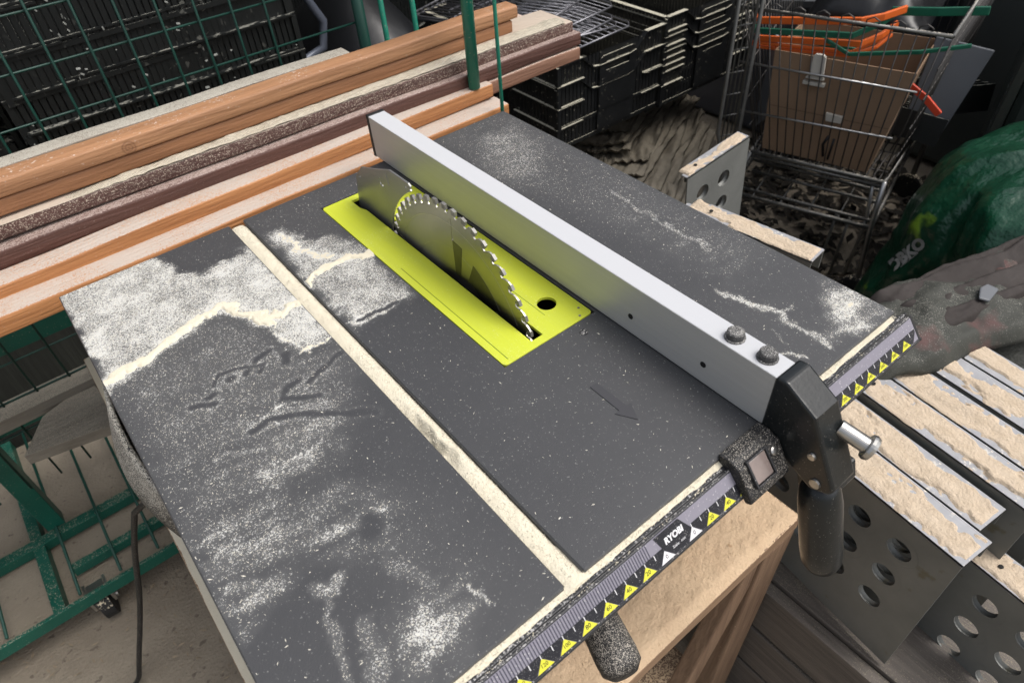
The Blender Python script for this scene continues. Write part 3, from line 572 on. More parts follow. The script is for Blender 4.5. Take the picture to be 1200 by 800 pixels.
# clamp head
side = [(.169,.9590),(.159,.9610),(.1290,.9440),(.1255,.9370),(.0960,.8830),(.0990,.8760),(.113,.8690),(.126,.8740),(.141,.8820),(.156,.8900),(.1695,.8990)]
b = MB(); b.prism(side, lambda u,v,t: (t,u,v), FX0-.0015, .4015)
head = b.build('clamp_head', M['black_gloss'], fence, bevel=.0028, seg=3)
b = MB(); b.prism([(.104,.878),(.098,.860),(.110,.846),(.128,.852),(.136,.878)], lambda u,v,t: (t,u,v), .3800, .4180); b.build('lever_cam', M['black_gloss'], fence, bevel=.002)
b = MB(); b.lathe((FX0-.0035,.1215,.9060),(1,0,0),[(0,0),(.0002,.0032),(.0020,.0036),(.0040,.0036)],16); b.lathe((FX0-.0035,.1115,.8800),(1,0,0),[(0,0),(.0002,.0044),(.0020,.0048),(.0040,.0048)],16); b.build('rivet', M['bright'], head)
b = MB(); b.lathe((.3960,.1200,.9230),(.25,-.95,-.30),[(0,.0068),(.024,.0068),(.0245,.0105),(.0270,.0112),(.0300,.0100),(.0312,.004),(.0313,0)],26); b.build('adjusting_pin', M['bright'], fence, smooth=False, bevel=.0003)
b = MB(); b.lathe((.3860,.1150,.8700),(-.02,-.30,-.95),[(-.010,.0085),(.002,.0085),(.004,.0130),(.012,.0165),(.028,.0182),(.080,.0182),(.096,.0172),(.104,.0140),(.108,.0080),(.109,0)],26)
b.build('lever_handle', M['black_gloss'], fence, smooth=True)
b = MB(); b.lathe((.3860,.1165,.8740),(-.02,-.30,-.95),[(-.008,.0070),(.006,.0070)],16); b.build('lever_pin', M['bright'], fence)
# slider block with the read-out window
b = MB(); b.prism([(.172,.896),(.172,.9035),(.160,.9050),(.150,.9010),(.1355,.8800),(.1330,.8740),(.1390,.8700),(.150,.882)], lambda u,v,t: (t,u,v), .3190, .3700)
slid = b.build('slider_block', M['saw_body_dusty'], fence, bevel=.002)
b = MB(); b.prism([(.3300,-.002),(.3500,-.002),(.3500,.0190),(.3300,.0190)], tape, .0105, .0120); win = b.build('readout_window', M['acrylic'], slid, bevel=.0008)
b = MB()
for u0,u1,v0,v1 in ((.3275,.3295,-.004,.021),(.3505,.3525,-.004,.021),(.3295,.3505,-.004,-.0025),(.3295,.3505,.0195,.021)): b.prism([(u0,v0),(u1,v0),(u1,v1),(u0,v1)], tape, .0100, .0132)
b.build('window_frame', M['rail'], slid, bevel=.0004)
b = MB(); q = tape(.3590,.0045,.0085); b.lathe(q,(0,ny_,nz_),[(0,.0060),(.0015,.0060),(.0018,.0042),(.0040,.0040),(.0048,.0025),(.005,0)],16); b.build('window_screw', M['bright'], slid)

# ------------------------------------------------------------------ SAWDUST on the saw
def heap(name, xs, ys, hf, m, label, keep=None, base=None, smooth=True):
    """sheet of sawdust with height hf(P); cells below a threshold are left open"""
    X, Y = np.meshgrid(xs, ys); P = np.c_[X.ravel(), Y.ravel()]; H = hf(P); nx = len(xs)
    J, I = np.meshgrid(np.arange(len(ys)-1), np.arange(nx-1), indexing='ij'); I = I.ravel(); J = J.ravel()
    q = np.c_[J*nx+I, J*nx+I+1, (J+1)*nx+I+1, (J+1)*nx+I]
    if keep is not None:
        k = keep(P)[q].max(axis=1); q = q[k]
    used = np.unique(q); mp_ = np.full(len(P), -1); mp_[used] = np.arange(len(used))
    return np.c_[P, H][used], mp_[q]
def link_np(name, parts, m, smooth=True):
    V, F, o = [], [], 0
    for v, f in parts: V.append(v); F += (f+o).tolist(); o += len(v)
    V = np.vstack(V)
    me = bpy.data.meshes.new(name); me.from_pydata(V.tolist(), [], F); me.materials.append(m); me.update()
    if smooth: me.shade_smooth()
    ob = bpy.data.objects.new(name, me); COL.objects.link(ob); WL[ob.name] = Vector((0,0,0)); return ob
def chips(n, sample, zf, smin=.0004, smax=.0013, lo=.8):
    """loose flakes: small irregular tetrahedra scattered over a surface"""
    P = sample(n); n = len(P); z = zf(P)
    s = smin+(smax-smin)*rng.random(n)**2.2; a = rng.random(n)*2*PI; L_ = s*(1+1.2*rng.random(n)); Wd = s*(.35+.4*rng.random(n)); Hh = s*(.15+.35*rng.random(n))
    c, d = np.cos(a), np.sin(a)
    p0 = np.c_[P[:,0]-c*L_, P[:,1]-d*L_, z+rng.random(n)*Hh*.4]; p1 = np.c_[P[:,0]+c*L_, P[:,1]+d*L_, z+rng.random(n)*Hh*.6]
    p2 = np.c_[P[:,0]-d*Wd, P[:,1]+c*Wd, z+Hh*.2]; p3 = np.c_[P[:,0]+d*Wd*.6, P[:,1]-c*Wd*.6, z+Hh]
    V = np.stack([p0,p1,p2,p3],1).reshape(-1,3); o = np.arange(n)[:,None]*4
    F = np.vstack([o+np.array([0,3,2]), o+np.array([3,1,2]), o+np.array([0,1,3])])
    return V, F
zz = lambda P: vnoise(P,420,21)*.0004+vnoise(P,150,22)*.0006
hx = np.arange(TX0, TX1, .0011); hy = np.arange(TY0, TY1, .0011)
ok = lambda P: ~((P[:,0] > SL0-.001) & (P[:,0] < SL1+.001)) & ~((P[:,0] > INS[0]-.001) & (P[:,0] < INS[1]+.001) & (P[:,1] > INS[2]-.001) & (P[:,1] < INS[3]+.001)) & ~((P[:,0] > FX0-.002) & (P[:,0] < FX1+.002))
Dc = {}
def dd(P):
    k = len(P)
    if k not in Dc: Dc[k] = dust(P)
    return Dc[k]
pile = heap('', hx, hy, lambda P: ZT+np.clip(dd(P)-.90,-.1,.5)*.0055+zz(P)*np.clip((dd(P)-.85)*5,0,1)-.0002, None, '', keep=lambda P: (dd(P)+(vnoise(P,500,61)-.5)*.35 > .98) & ok(P))
def samp(n):
    out = []; tot = 0
    while tot < n:
        P = np.c_[TX0+(TX1-TX0)*rng.random(60000), TY0+(TY1-TY0)*rng.random(60000)]
        D = dust(P); k = (rng.random(len(P)) < np.clip(D*1.05-.03,0.004,1)**2.1) & ok(P); out.append(P[k]); tot += k.sum()
    return np.vstack(out)[:n]
ch = chips(75000, samp, lambda P: np.full(len(P), ZT)+np.clip(dust(P)-.90,0,.5)*.0055, .00014,.00058)
def samp_uni(n): P = np.c_[TX0+(TX1-TX0)*rng.random(n*2), TY0+(TY1-TY0)*rng.random(n*2)]; return P[ok(P)][:n]
ch2 = chips(1300, samp_uni, lambda P: np.full(len(P), ZT), .0002,.0010)
def samp_ins(n): return np.c_[INS[0]+.003+.036*rng.random(n), INS[2]+(INS[3]-INS[2])*rng.random(n)]
o = link_np('sawdust', [pile], M['sawdust']); tag(o, 'cream ridges of piled sawdust on the left side of the saw table', 'sawdust', kind='stuff')
o = link_np('sawdust_flakes', [ch, ch2], M['chips'], smooth=False); tag(o, 'pale loose sawdust flakes scattered over the dark saw table', 'sawdust', kind='stuff')
# packed into the mitre slot and along the front channel
def slot_h(P):
    t = (P[:,0]-SL0)/(SL1-SL0); y = P[:,1]
    h = .8948+.0020*np.sin(np.clip(t,0,1)*PI)+zz(P)*1.2
    scoop = np.exp(-((y-.345)/.030)**2)*np.clip(1-t*2.0+(vnoise(P,120,31)-.5)*1.2,0,1)*.012
    grv = np.exp(-((t-.97)/.05)**2)*.004*(y>.2)
    back = np.clip((y-.765)/.02,0,1)*.004
    return h-scoop-grv-back
sx_ = np.linspace(SL0-.0005, SL1+.0005, 18); sy_ = np.arange(.166, TY1+.002, .0016)
p1 = heap('', sx_, sy_, slot_h, None, '')
def chan_h(P):
    t = (P[:,1]-.1650)/(.1715-.1650)
    return .8938+.0010*np.clip(t,0,1)+zz(P)*1.6-np.clip(.30-t,0,1)*.006*vnoise(P,160,41)*2
cx_ = np.arange(TX0-.025, .578, .0022); cy_ = np.linspace(.1648,.1725,9)
p2 = heap('', cx_, cy_, chan_h, None, '')
def samp_ch(n):
    a = np.c_[SL0+(SL1-SL0)*rng.random(n//2), .172+.6*rng.random(n//2)]; b_ = np.c_[TX0+(TX1-TX0)*rng.random(n-n//2), .1605+.011*rng.random(n-n//2)**.7]; return np.vstack([a,b_])
ch = chips(9000, samp_ch, lambda P: np.where(P[:,1] > .172, slot_h(P), chan_h(P)), .0004,.0011)
o = link_np('sawdust', [p1, p2, ch], M['sawdust']); tag(o, 'cream sawdust packed into the long slot and front channel of the saw table', 'sawdust', kind='stuff')
# ------------------------------------------------------------------ WORKBENCH
bench = empty('workbench', (.23,.6,0), 'wooden workbench under the saw, its ledge heaped with coarse brown sawdust', 'workbench')
BXL, BXR, BYF, BYB, BZT = -.083, .534, .160, 1.085, .600
b = MB(); b.box((BXL,BYF,.572),(BXR,BYB,.598)); b.build('bench_top', M['w_bench'], bench, bevel=.002)
b = MB(); b.box((BXR-.05,BYF+.034,.515),(BXR-.026,BYB-.03,.5718)); b.build('apron', M['w_bench'], bench, bevel=.002)
b = MB(); b.beam((.500,BYF+.0225,.5719),(.478,BYF+.0225,0),.064,.045,(0,1,0)); b.build('leg', M['w_leg'], bench, bevel=.003)
b = MB(); b.beam((.500,BYB-.06,.5719),(.530,BYB-.05,0),.060,.045,(0,1,0)); b.build('leg', M['w_leg'], bench, bevel=.003)
b = MB(); b.beam((-.04,BYF+.05,.5719),(-.05,BYF+.04,0),.060,.045,(0,1,0)); b.build('leg', M['w_leg'], bench, bevel=.003)
b = MB(); b.beam((-.02,BYB-.06,.5719),(-.02,BYB-.05,0),.045,.045,(0,1,0)); b.build('leg', M['w_leg'], bench, bevel=.003)
b = MB(); b.beam((.466,BYF+.016,.560),(.330,BYF+.016,.10),.040,.024,(0,1,0)); b.build('brace', M['w_leg'], bench, bevel=.003)
b = MB(); b.box((BXL+.03,BYF+.06,.10),(BXR-.05,BYB-.06,.118)); b.build('lower_shelf', M['w_leg'], bench, bevel=.002)
def bz(P): return .5975+.0030*vnoise(P,30,51)+.006*vnoise(P,9,52)+.0018*vnoise(P,170,53)+.0011*vnoise(P,420,54)
def edge_fall(P):
    d = np.minimum(np.minimum(P[:,0]-BXL, BXR-P[:,0]), np.minimum(P[:,1]-BYF, BYB-P[:,1])); return np.clip(d/.012,0,1)
bh = lambda P: .597+(bz(P)-.597)*edge_fall(P)
bx = np.arange(BXL+.0008, BXR, .0035); by = np.r_[np.arange(BYF+.0008,.40,.0030), np.arange(.40,BYB,.01)]
p1 = heap('', bx, by, bh, None, '')
def samp_b(n): return np.c_[.0+.53*rng.random(n), BYF+.002+.14*rng.random(n)]
ch = chips(9000, samp_b, bh, .0003,.0010)
lx = p1[0][p1[1]].mean(axis=1)[:,0]  # left strip takes a paler material, standing in for skylight on the ledge
o = link_np('sawdust', [(p1[0], p1[1][lx < .0])], M['sawdust']); tag(o, 'sawdust lightened for skylight along the left ledge of the workbench beside the table edge', 'sawdust', kind='stuff')
p1 = (p1[0], p1[1][lx >= .0])
o = link_np('sawdust', [p1, ch], M['bench_dust']); tag(o, 'coarse tan sawdust heaped on the workbench ledge below the scale rail', 'sawdust', kind='stuff')

# ------------------------------------------------------------------ TIMBERS
G_T = 'stained timbers stacked behind the saw'
def timber(name, m, xl, xr, yl, yr, zl, zr, w_, h, label, bev=.0026, dustline=False, wob=0.):
    """board whose front top edge runs from (xl,yl,zl) to (xr,yr,zr)"""
    t = Vector(((xl+xr)/2,(yl+yr)/2+w_/2,(zl+zr)/2-h))
    b = MB(); L = Vector((xr-xl, yr-yl, zr-zl)); n = 24; vs = []
    # rounded-edge section lofted along the length
    r = bev; sec = []
    for cy, cz, a0 in ((w_-r,-r,0),(r,-r,90),(r,-h+r,180),(w_-r,-h+r,270)):
        sec += [(cy+r*math.cos(math.radians(a0+30*k)), cz+r*math.sin(math.radians(a0+30*k))) for k in range(4)]
    ns = len(sec)
    for i in range(n+1):
        s = i/n; c = Vector((xl,yl,zl))+L*s; j = (.0007*math.sin(i*1.9+yl*90), .0006*math.sin(i*1.3+yl*50))
        sh = .90 if i in (0,n) else 1.
        vs += [(c.x, c.y+w_/2+(q[0]-w_/2)*(.985 if i in (0,n) else 1)+j[0], c.z+q[1]+j[1]-(.0008 if i in (0,n) else 0)*(1 if q[1] > -h/2 else -1)) for q in sec]
    fs = [(i*ns+k, i*ns+(k+1)%ns, (i+1)*ns+(k+1)%ns, (i+1)*ns+k) for i in range(n) for k in range(ns)]+[tuple(range(ns)), tuple(n*ns+k for k in reversed(range(ns)))]
    b.add(vs, fs)
    o = b.build(name, m, smooth=True)
    o.data.set_sharp_from_angle(angle=math.radians(50)) if hasattr(o.data,'set_sharp_from_angle') else None
    return tag(o, label, 'timber', G_T)
XLf = -.95
timber('timber', M['w_orange'], XLf, .641, .828,.8438, .870,.8700, .040,.0245, 'lowest and nearest orange timber of the stack behind the saw table')
timber('timber', M['w_orange'], XLf, .634, .8700,.8750, .8745,.8960, .036,.0230, 'upper orange timber with pinkish dusty top, ending beside the thin green rod')
timber('timber', M['w_brown'], XLf, .836, .939,.8850, .8935,.9180, .088,.0225, 'middle dark chocolate timber with a thin line of dust along its edge')
timber('timber', M['w_pink'], XLf, .833, .937,.8830, .8705,.8940, .088,.0225, 'lowest of the long brown timbers, clean reddish side showing past the orange ends')
timber('timber', M['w_brown_speck'], XLf, .830, .9567,.8980, .9214,.9345, .088,.0185, 'top dark brown timber speckled and ridged with thick sawdust')
timber('timber', M['w_tan_dark'], XLf, .728, .942,.936, .9505,.9535, .060,.0205, 'darker tan timber beneath the topmost one, set slightly back')
timber('timber', M['w_tan'], XLf, .738, .938,.933, .9735,.9755, .034,.0215, 'topmost light tan timber with a knot and rounded edge', bev=.0040)
timber('timber', M['w_pink'], XLf, .800, .978,.985, .9480,.9300, .050,.0220, 'pinkish dusty timber end peeping out behind the tan timbers')
timber('weathered_board', M['w_grey'], XLf, .450, .9715,.976, .9765,.9715, .030,.0200, 'weathered grey board, rearmost and dusty, ending at mid length', bev=.002)
timber('timber', M['w_tan_dark'], XLf, .560, .975,.975, .9180,.9160, .090,.0230, 'low tan timber at the back of the stack, below the grey board')
# ridge of sawdust caught along the top of the speckled timber
def ridge(u, v):
    x = XLf+(.815-XLf)*u; yf = .9569-.0581*u; y = yf+(.0345*u+.004+.004*(1-u))*v*.98+.001*mnoise.noise(Vector((x*60,v*3,1))); zb = .9216+.0130*u
    n = mnoise.noise(Vector((x*28,v*2,2)))*.6+mnoise.noise(Vector((x*90,v*5,6)))*.5+.35
    d = max(0., min(1., (x-.02)/.10+.25))
    return (x, y, zb-.0003+max(0,(.0042*n+.0022))*math.sin(PI*min(1,v+.12))**.7*d)
b = MB(); b.grid(700, 14, ridge); o = b.build('sawdust', M['sawdust_ridge'], smooth=True, fix=False); tag(o, 'bumpy ridge of sawdust lying along the top edge of the dark speckled timber', 'sawdust', kind='stuff')
# supports below the timbers: bearers
b = MB(); 
bearer = empty('timber_rack', (.0,1.0,0), 'green steel rack carrying the stacked timbers behind the saw', 'rack')
for x in (-.62, .10, .56):
    b = MB(); b.box((x-.02,.835,.815),(x+.02,1.06,.843)); b.build('bearer', M['green'], bearer, bevel=.003)
    b = MB(); b.box((x-.018,1.062,.0),(x+.018,1.098,.90)); b.build('post', M['green'], bearer, bevel=.003)
for z,h in ((.843,0),):
    for x0,x1,y0,y1,zz_ in ((-.95,.60,.905,1.02,.8495),(-.95,.55,.93,1.03,.871),(-.95,.55,.95,1.03,.905)):
        pass
# packing boards that fill the stack behind the visible edges
timber('timber', M['w_tan_dark'], XLf, .60, .945,.915, .8440,.8650, .090,.0150, 'flat packing timber at the bottom of the stack under the brown ones', bev=.002)
# thick and thin uprights standing among the timbers
b = MB(); b.lathe((.6035,.8815,.8962),(.010,.006,1),[(0,.0092),(.45,.0092)],18); o = b.build('green_post', M['green'], smooth=True); tag(o, 'thick dusty green steel post standing between orange and brown timbers', 'post')
b = MB(); b.lathe((.6185,.8300,.62),(-.006,0,1),[(0,.0029),(.75,.0029)],10); o = b.build('green_rod', M['green'], smooth=True); tag(o, 'thin green steel rod behind the rear right corner of the saw table', 'rod')

M['mesh_green'] = mat('mesh_green', (.004,.048,.034), .45, nscale=9, col2=(.003,.028,.021))  # darker copy of the green paint, with the shadow on the wires in it
# ------------------------------------------------------------------ GREEN MESH ROLL CONTAINER
cage = empty('mesh_container', (.0,1.2,0), 'green wire mesh container side standing behind the timber stack', 'mesh container')
MY = 1.2
b = MB()
xs_ = [.6385-.0545*k for k in range(4, 26)]
for x in xs_:
    if x < .57: b.tube([(x-.02*0,MY,.30),(x,MY,1.42)], .0021, 6)
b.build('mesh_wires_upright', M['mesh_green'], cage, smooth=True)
b = MB()
for k in range(-7, 7): b.tube([(-.80,MY+.004,.9268+.0715*k-.0),( .586,MY+.004,.9268+.0715*k)], .0019, 6)
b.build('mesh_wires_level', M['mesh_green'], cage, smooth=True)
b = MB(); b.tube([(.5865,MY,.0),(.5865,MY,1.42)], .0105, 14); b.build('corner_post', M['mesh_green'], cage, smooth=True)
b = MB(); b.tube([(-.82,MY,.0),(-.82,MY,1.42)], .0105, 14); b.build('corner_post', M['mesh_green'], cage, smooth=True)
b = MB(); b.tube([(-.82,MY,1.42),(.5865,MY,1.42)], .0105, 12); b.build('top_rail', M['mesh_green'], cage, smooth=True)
for x in (.6330,.6990):
    b = MB(); b.tube([(x,MY,.0),(x,MY,1.42)], .0052, 12); o = b.build('green_post', M['green'], smooth=True); tag(o, ('left' if x < .65 else 'right')+' of two slim green posts in front of the far black crates', 'post')
M['green_low'] = mat('green_paint_low', (.006,.115,.078), .45, nscale=14, col2=(.004,.075,.052), speck=.03, dust=.22, dscale=700, dust_col=(.33,.31,.24))
# ------------------------------------------------------------------ LOW GREEN TROLLEY (bottom left)
tr = empty('green_trolley', (-.45,1.2,0), 'green steel trolley base with flat bars and a castor beside the sawdust-covered floor', 'trolley')
ZB = .115
b = MB(); b.box((-.95,1.052,ZB-.030),(.20,1.060,ZB)); b.build('front_bar', M['green_low'], tr, bevel=.001)
b = MB(); b.box((-.318,1.128,ZB-.018),(.20,1.146,ZB+.004)); b.build('cross_bar', M['green_low'], tr, bevel=.001)
b = MB(); b.box((-.95,1.238,ZB-.024),(.20,1.262,ZB)); b.build('cross_bar', M['green_low'], tr, bevel=.001)
b = MB(); b.box((-.95,1.640,ZB-.024),(.20,1.662,ZB)); b.build('cross_bar', M['green_low'], tr, bevel=.001)
b = MB(); b.box((-.372,1.061,ZB-.030),(-.350,1.70,ZB-.002)); b.build('side_bar', M['green_low'], tr, bevel=.001)
for x in (-.318,-.240,-.165,-.09,-.015,-.45,-.53):
    b = MB(); b.tube([(x,1.062,ZB+.006),(x,1.66,ZB+.006)], .0030, 6); b.build('deck_wire', M['green_dark'], tr, smooth=True)
b = MB(); b.box((-.95,1.064,ZB-.040),(.20,1.62,ZB-.032)); b.build('deck_board', M['gravelly'], tr)
b = MB(); b.box((-.95,1.30,.36),(.20,1.335,.395)); b.build('rear_rail', M['green_low'], tr, bevel=.001)
b = MB(); b.box((-.335,1.26,ZB+.001),(-.300,1.295,.74)); b.build('upright', M['green_low'], tr, bevel=.002)
b = MB(); b.box((-.95,1.262,.55),(-.02,1.294,.59)); b.build('upper_rail', M['green_low'], tr, bevel=.001)
b = MB(); b.box((-.95,1.18,.735),(-.02,1.21,.772)); b.build('upper_rail', M['green_low'], tr, bevel=.001)
for x, y in ((-.300,1.085),(.15,1.085),(-.85,1.085)):
    b = MB(); b.lathe((x-.013,y,.040),(1,0,0),[(0,.030),(.002,.038),(.024,.038),(.026,.030)],22); wh_ = b.build('castor', M['rubber'], tr)
    b = MB(); b.box((x-.022,y-.02,.045),(x-.017,y+.025,.084)); b.box((x+.017,y-.02,.045),(x+.022,y+.025,.084)); b.box((x-.016,y-.014,.0775),(x+.016,y+.018,.0845)); b.lathe((x-.025,y,.040),(1,0,0),[(0,.008),(.05,.008)],10); b.build('castor_fork', M['bright'], wh_)
b = MB(); top = [(-.190,1.150,.48),(-.100,1.185,.48),(-.080,1.040,.48),(-.129,1.052,.48),(-.235,1.075,.48)]
b.add(top+[(x,y,z-.022) for x,y,z in top],[(0,1,2,3,4),(9,8,7,6,5)]+[(i,(i+1)%5,(i+1)%5+5,i+5) for i in range(5)])
o = b.build('grey_board', M['w_ply'], bevel=.001); tag(o, 'grey dusty plywood offcut lying in the green trolley left of the saw', 'board')
b = MB(); b.box((-.60,1.165,.470),(-.085,1.215,.496)); o = b.build('plank', M['w_ply'], bevel=.001); tag(o, 'narrow grey plank lying level behind the plywood offcut at the left', 'plank')
gr_ = np.random.default_rng(5)
P_ = np.c_[-1.0+1.0*gr_.random(2600), .15+1.0*gr_.random(2600)]
rng_keep = rng; rng = gr_; gch = chips(2600, lambda n: P_, lambda P: np.full(len(P), .004), .0008, .0050); rng = rng_keep
o = link_np('floor_shavings', [gch], M['floor_chip'], smooth=False); tag(o, 'small wood chips and sawdust crumbs strewn over the floor at the lower left', 'wood chips', kind='stuff')
# power cable
pts = [Vector(p) for p in ((-.12,.80,.52),(-.150,.83,.43),(-.175,.85,.35),(-.200,.865,.27),(-.232,.87,.19),(-.262,.875,.12),(-.285,.885,.06),(-.300,.888,.025),(-.318,.89,.008),(-.340,.875,.008),(-.365,.84,.008),(-.380,.78,.008))]
b = MB(); sp = []
for i in range(len(pts)-1):
    for t in (0,.25,.5,.75): 
        p0,p1,p2,p3 = pts[max(i-1,0)],pts[i],pts[i+1],pts[min(i+2,len(pts)-1)]
        sp.append(.5*((2*p1)+(p2-p0)*t+(2*p0-5*p1+4*p2-p3)*t*t+(3*p1-p0-3*p2+p3)*t**3))
sp = [Vector((-.02,.72,.62)),Vector((-.07,.76,.58))]+sp
b.tube(sp, .0047, 10); o = b.build('power_cable', M['cable'], smooth=True); tag(o, 'black power cable hanging from the saw down to the floor on the left', 'cable')

# ------------------------------------------------------------------ BLACK CRATES
def make_crate(name, W=.40, D=.60, H=.180, label='', m=None, handle=True, group=None, dip=True):
    m = m or M['crate']
    root = empty(name, (0,0,0), label, 'crate', group)
    # walls: vertical ribs between a rim and a floor band, slots left open
    b = MB(); t = .003; pitch = .0135; gapw = .0030; HZ = (.030, .062)
    def wall(p0, p1, solid=(), out=(0,-1)):
        p0 = Vector(p0); p1 = Vector(p1); L_ = (p1-p0).length; d = (p1-p0)/L_; n_ = int(L_/pitch); o_ = Vector((out[0],out[1]))
        for i in range(n_):
            s0 = i*pitch; s1 = s0+pitch-gapw
            if any(a <= (s0+s1)/2 <= c for a, c in solid): s1 = s0+pitch
            a = p0+d*s0; c = p0+d*s1; a2 = a-o_*t; c2 = c-o_*t
            b.add([(a.x,a.y,.010),(c.x,c.y,.010),(c2.x,c2.y,.010),(a2.x,a2.y,.010),(a.x,a.y,H-.008),(c.x,c.y,H-.008),(c2.x,c2.y,H-.008),(a2.x,a2.y,H-.008)],[(0,1,5,4),(2,3,7,6),(1,2,6,5),(3,0,4,7)])
    wall((.0,.0),(W,.0),((W*.36,W*.70),) if handle else (),(0,-1)); wall((0,D),(W,D),(),(0,1)); wall((0,0),(0,D),((0,.03),),(-1,0)); wall((W,0),(W,D),((0,.03),),(1,0))
    b.build('slatted_walls', m, root, fix=False)
    b = MB()
    for z0, z1, ww in ((.0,.010,.001),):
        b.box((-ww,-ww,z0),(W+ww,.002,z1)); b.box((-ww,D-.002,z0),(W+ww,D+ww,z1)); b.box((-ww,.002,z0),(.002,D-.002,z1)); b.box((W-.002,.002,z0),(W+ww,D-.002,z1))
    for z0 in ((.060,.120) if dip else (.085,)):
        for x0, x1 in ((0,W*.22),(W*.80,W)): b.box((x0-.007 if x0 == 0 else x0,-.008,z0),(x1+.007 if x1 == W else x1,.0005,z0+.0045))
        for y0, y1 in ((0,D*.30),(D*.70,D)):
            b.box((-.008,max(y0,.001),z0),(.0005,y1,z0+.0045)); b.box((W-.0005,max(y0,.001),z0),(W+.008,y1,z0+.0045))
    for x, y in ((0,0),(W,0),(0,D),(W,D)): b.box((x-.006,y-.006,0),(x+.006,y+.006,H-.006))
    b.build('bands', m, root, fix=False)
    # rim: raised corners, dipping towards the middle of the short sides
    b = MB(); fl = .011; dp = .040 if dip else 0
    def rim(pts, inw):
        for (x0,y0,z0),(x1,y1,z1) in zip(pts[:-1], pts[1:]):
            i = Vector((inw[0],inw[1],0))*fl
            a=Vector((x0,y0,z0)); c=Vector((x1,y1,z1)); th = Vector((0,0,-.004)); lip = Vector((0,0,-.012))
            o = -Vector((inw[0],inw[1],0))*.003
            o = o*3.0; b.add([a+o,c+o,c+i*.5,a+i*.5,a+o+th,c+o+th,c+i*.5+th,a+i*.5+th],[(0,1,2,3),(7,6,5,4),(0,4,5,1),(1,5,6,2),(2,6,7,3),(3,7,4,0)])
    def prof(L_): return [(0,H),(L_*.20,H),(L_*.30,H-dp*.9),(L_*.36,H-dp),(L_*.64,H-dp),(L_*.70,H-dp*.9),(L_*.80,H),(L_,H)]
    rim([(s,0,z) for s,z in prof(W)], (0,1)); rim([(s,D,z) for s,z in prof(W)], (0,-1))
    rim([(0,0,H),(0,D,H)], (1,0)); rim([(W,0,H),(W,D,H)], (-1,0))
    b.build('rim', m, root, fix=False)
    if handle:
        b = MB(); b.prism([(W*.36,.012),(W*.70,.012),(W*.70,H-dp+.012),(W*.67,H-dp+.020),(W*.39,H-dp+.020),(W*.36,H-dp+.012)], lambda u,v,t: (u,t,v), -.0062, -.0035, [[(W*.42,H-dp-.022),(W*.42,H-dp+.006),(W*.64,H-dp+.006),(W*.64,H-dp-.022)]]); b.build('handle_panel', m, root)
    b = MB(); 
    for i in range(9): b.box((.01+i*(W-.02)/9,.005,.001),(.01+i*(W-.02)/9+.02,D-.005,.004))
    for i in range(12): b.box((.005,.01+i*(D-.02)/12,.0045),(W-.005,.01+i*(D-.02)/12+.018,.006))
    b.build('floor', m, root, fix=False)
    return root
cr0 = make_crate('plastic_crate', label='x', group='nested black plastic crates')
NAMES1 = ['lowest','second from the bottom','third from the bottom','top']
def stack(x, y, z0, dz, n, what, rz=0., jit=.004, grp='nested black plastic crates', words=None, first=None):
    global used0
    for i in range(n):
        wd = (['lowest']+['%s from the bottom' % s for s in ('second','third','fourth','fifth','sixth','seventh')][:n-2]+['topmost'])[i] if n > 1 else 'single'
        c = copy_tree(cr0, loc=(x+random.uniform(-jit,jit), y+random.uniform(-jit,jit), z0+dz*i), rz=rz+random.uniform(-.006,.006), label='%s black crate %s' % (wd, what)); c['group'] = grp
stack(1.147,1.30,.412,.0580,2,'in the nested stack behind the saw table corner')
stack(1.555,1.30,.405,.0400,3,'in the nested stack beside the grey wire panel')
# frame they stand on
cs = empty('crate_stand', (1.5,1.6,0), 'low dark steel stand carrying the nested black crates above paper sacks', 'stand')
for y in (1.36,1.86):
    b = MB(); b.beam((1.10,y,.392),(1.535,y,.392),.03,.03); b.build('beam', M['w_dark'], cs)
    b = MB(); b.beam((1.55,y,.385),(2.06,y,.385),.03,.03); b.build('beam', M['w_dark'], cs)
for x, zt in ((1.13,.376),(1.52,.376),(2.04,.369)):
    for y in (1.60,1.86): b = MB(); b.box((x-.015,y-.015,0),(x+.015,y+.015,zt)); b.build('leg', M['w_dark'], cs)
# left-hand dark stacks behind the mesh
cr1 = make_crate('plastic_crate', W=.60, D=.40, H=.17, label='x', m=M['crate_far'], handle=False, dip=False, group='shadowed black crates behind the green mesh')
def stack1(x, y, z0, dz, n, what, rz=0.):
    for i in range(n):
        wd = (['lowest']+['%s from the bottom' % s for s in ('second','third','fourth','fifth','sixth','seventh','eighth','ninth')][:n-2]+['topmost'])[i] if n > 1 else 'single'
        c = copy_tree(cr1, loc=(x+random.uniform(-.01,.01), y+random.uniform(-.01,.01), z0+dz*i), rz=rz+random.uniform(-.02,.02), label='%s dark crate %s' % (wd, what)); c['group'] = 'shadowed black crates behind the green mesh'
stack1(.02,1.62,.52,.075,6,'in the front stack behind the green mesh')
stack1(-.62,1.66,.50,.075,7,'in the leftmost stack behind the green mesh')
stack1(.10,2.10,.30,.075,9,'in the rear stack behind the green mesh')
stack1(-.95,2.15,.30,.075,9,'in the rear left stack behind the mesh')
b = MB(); b.box((-.70,1.60,.02),(.66,2.06,.48)); o = b.build('packing_case', M['w_dark'], bevel=.004); tag(o, 'dark packing case under the shadowed crates behind the green mesh', 'case')
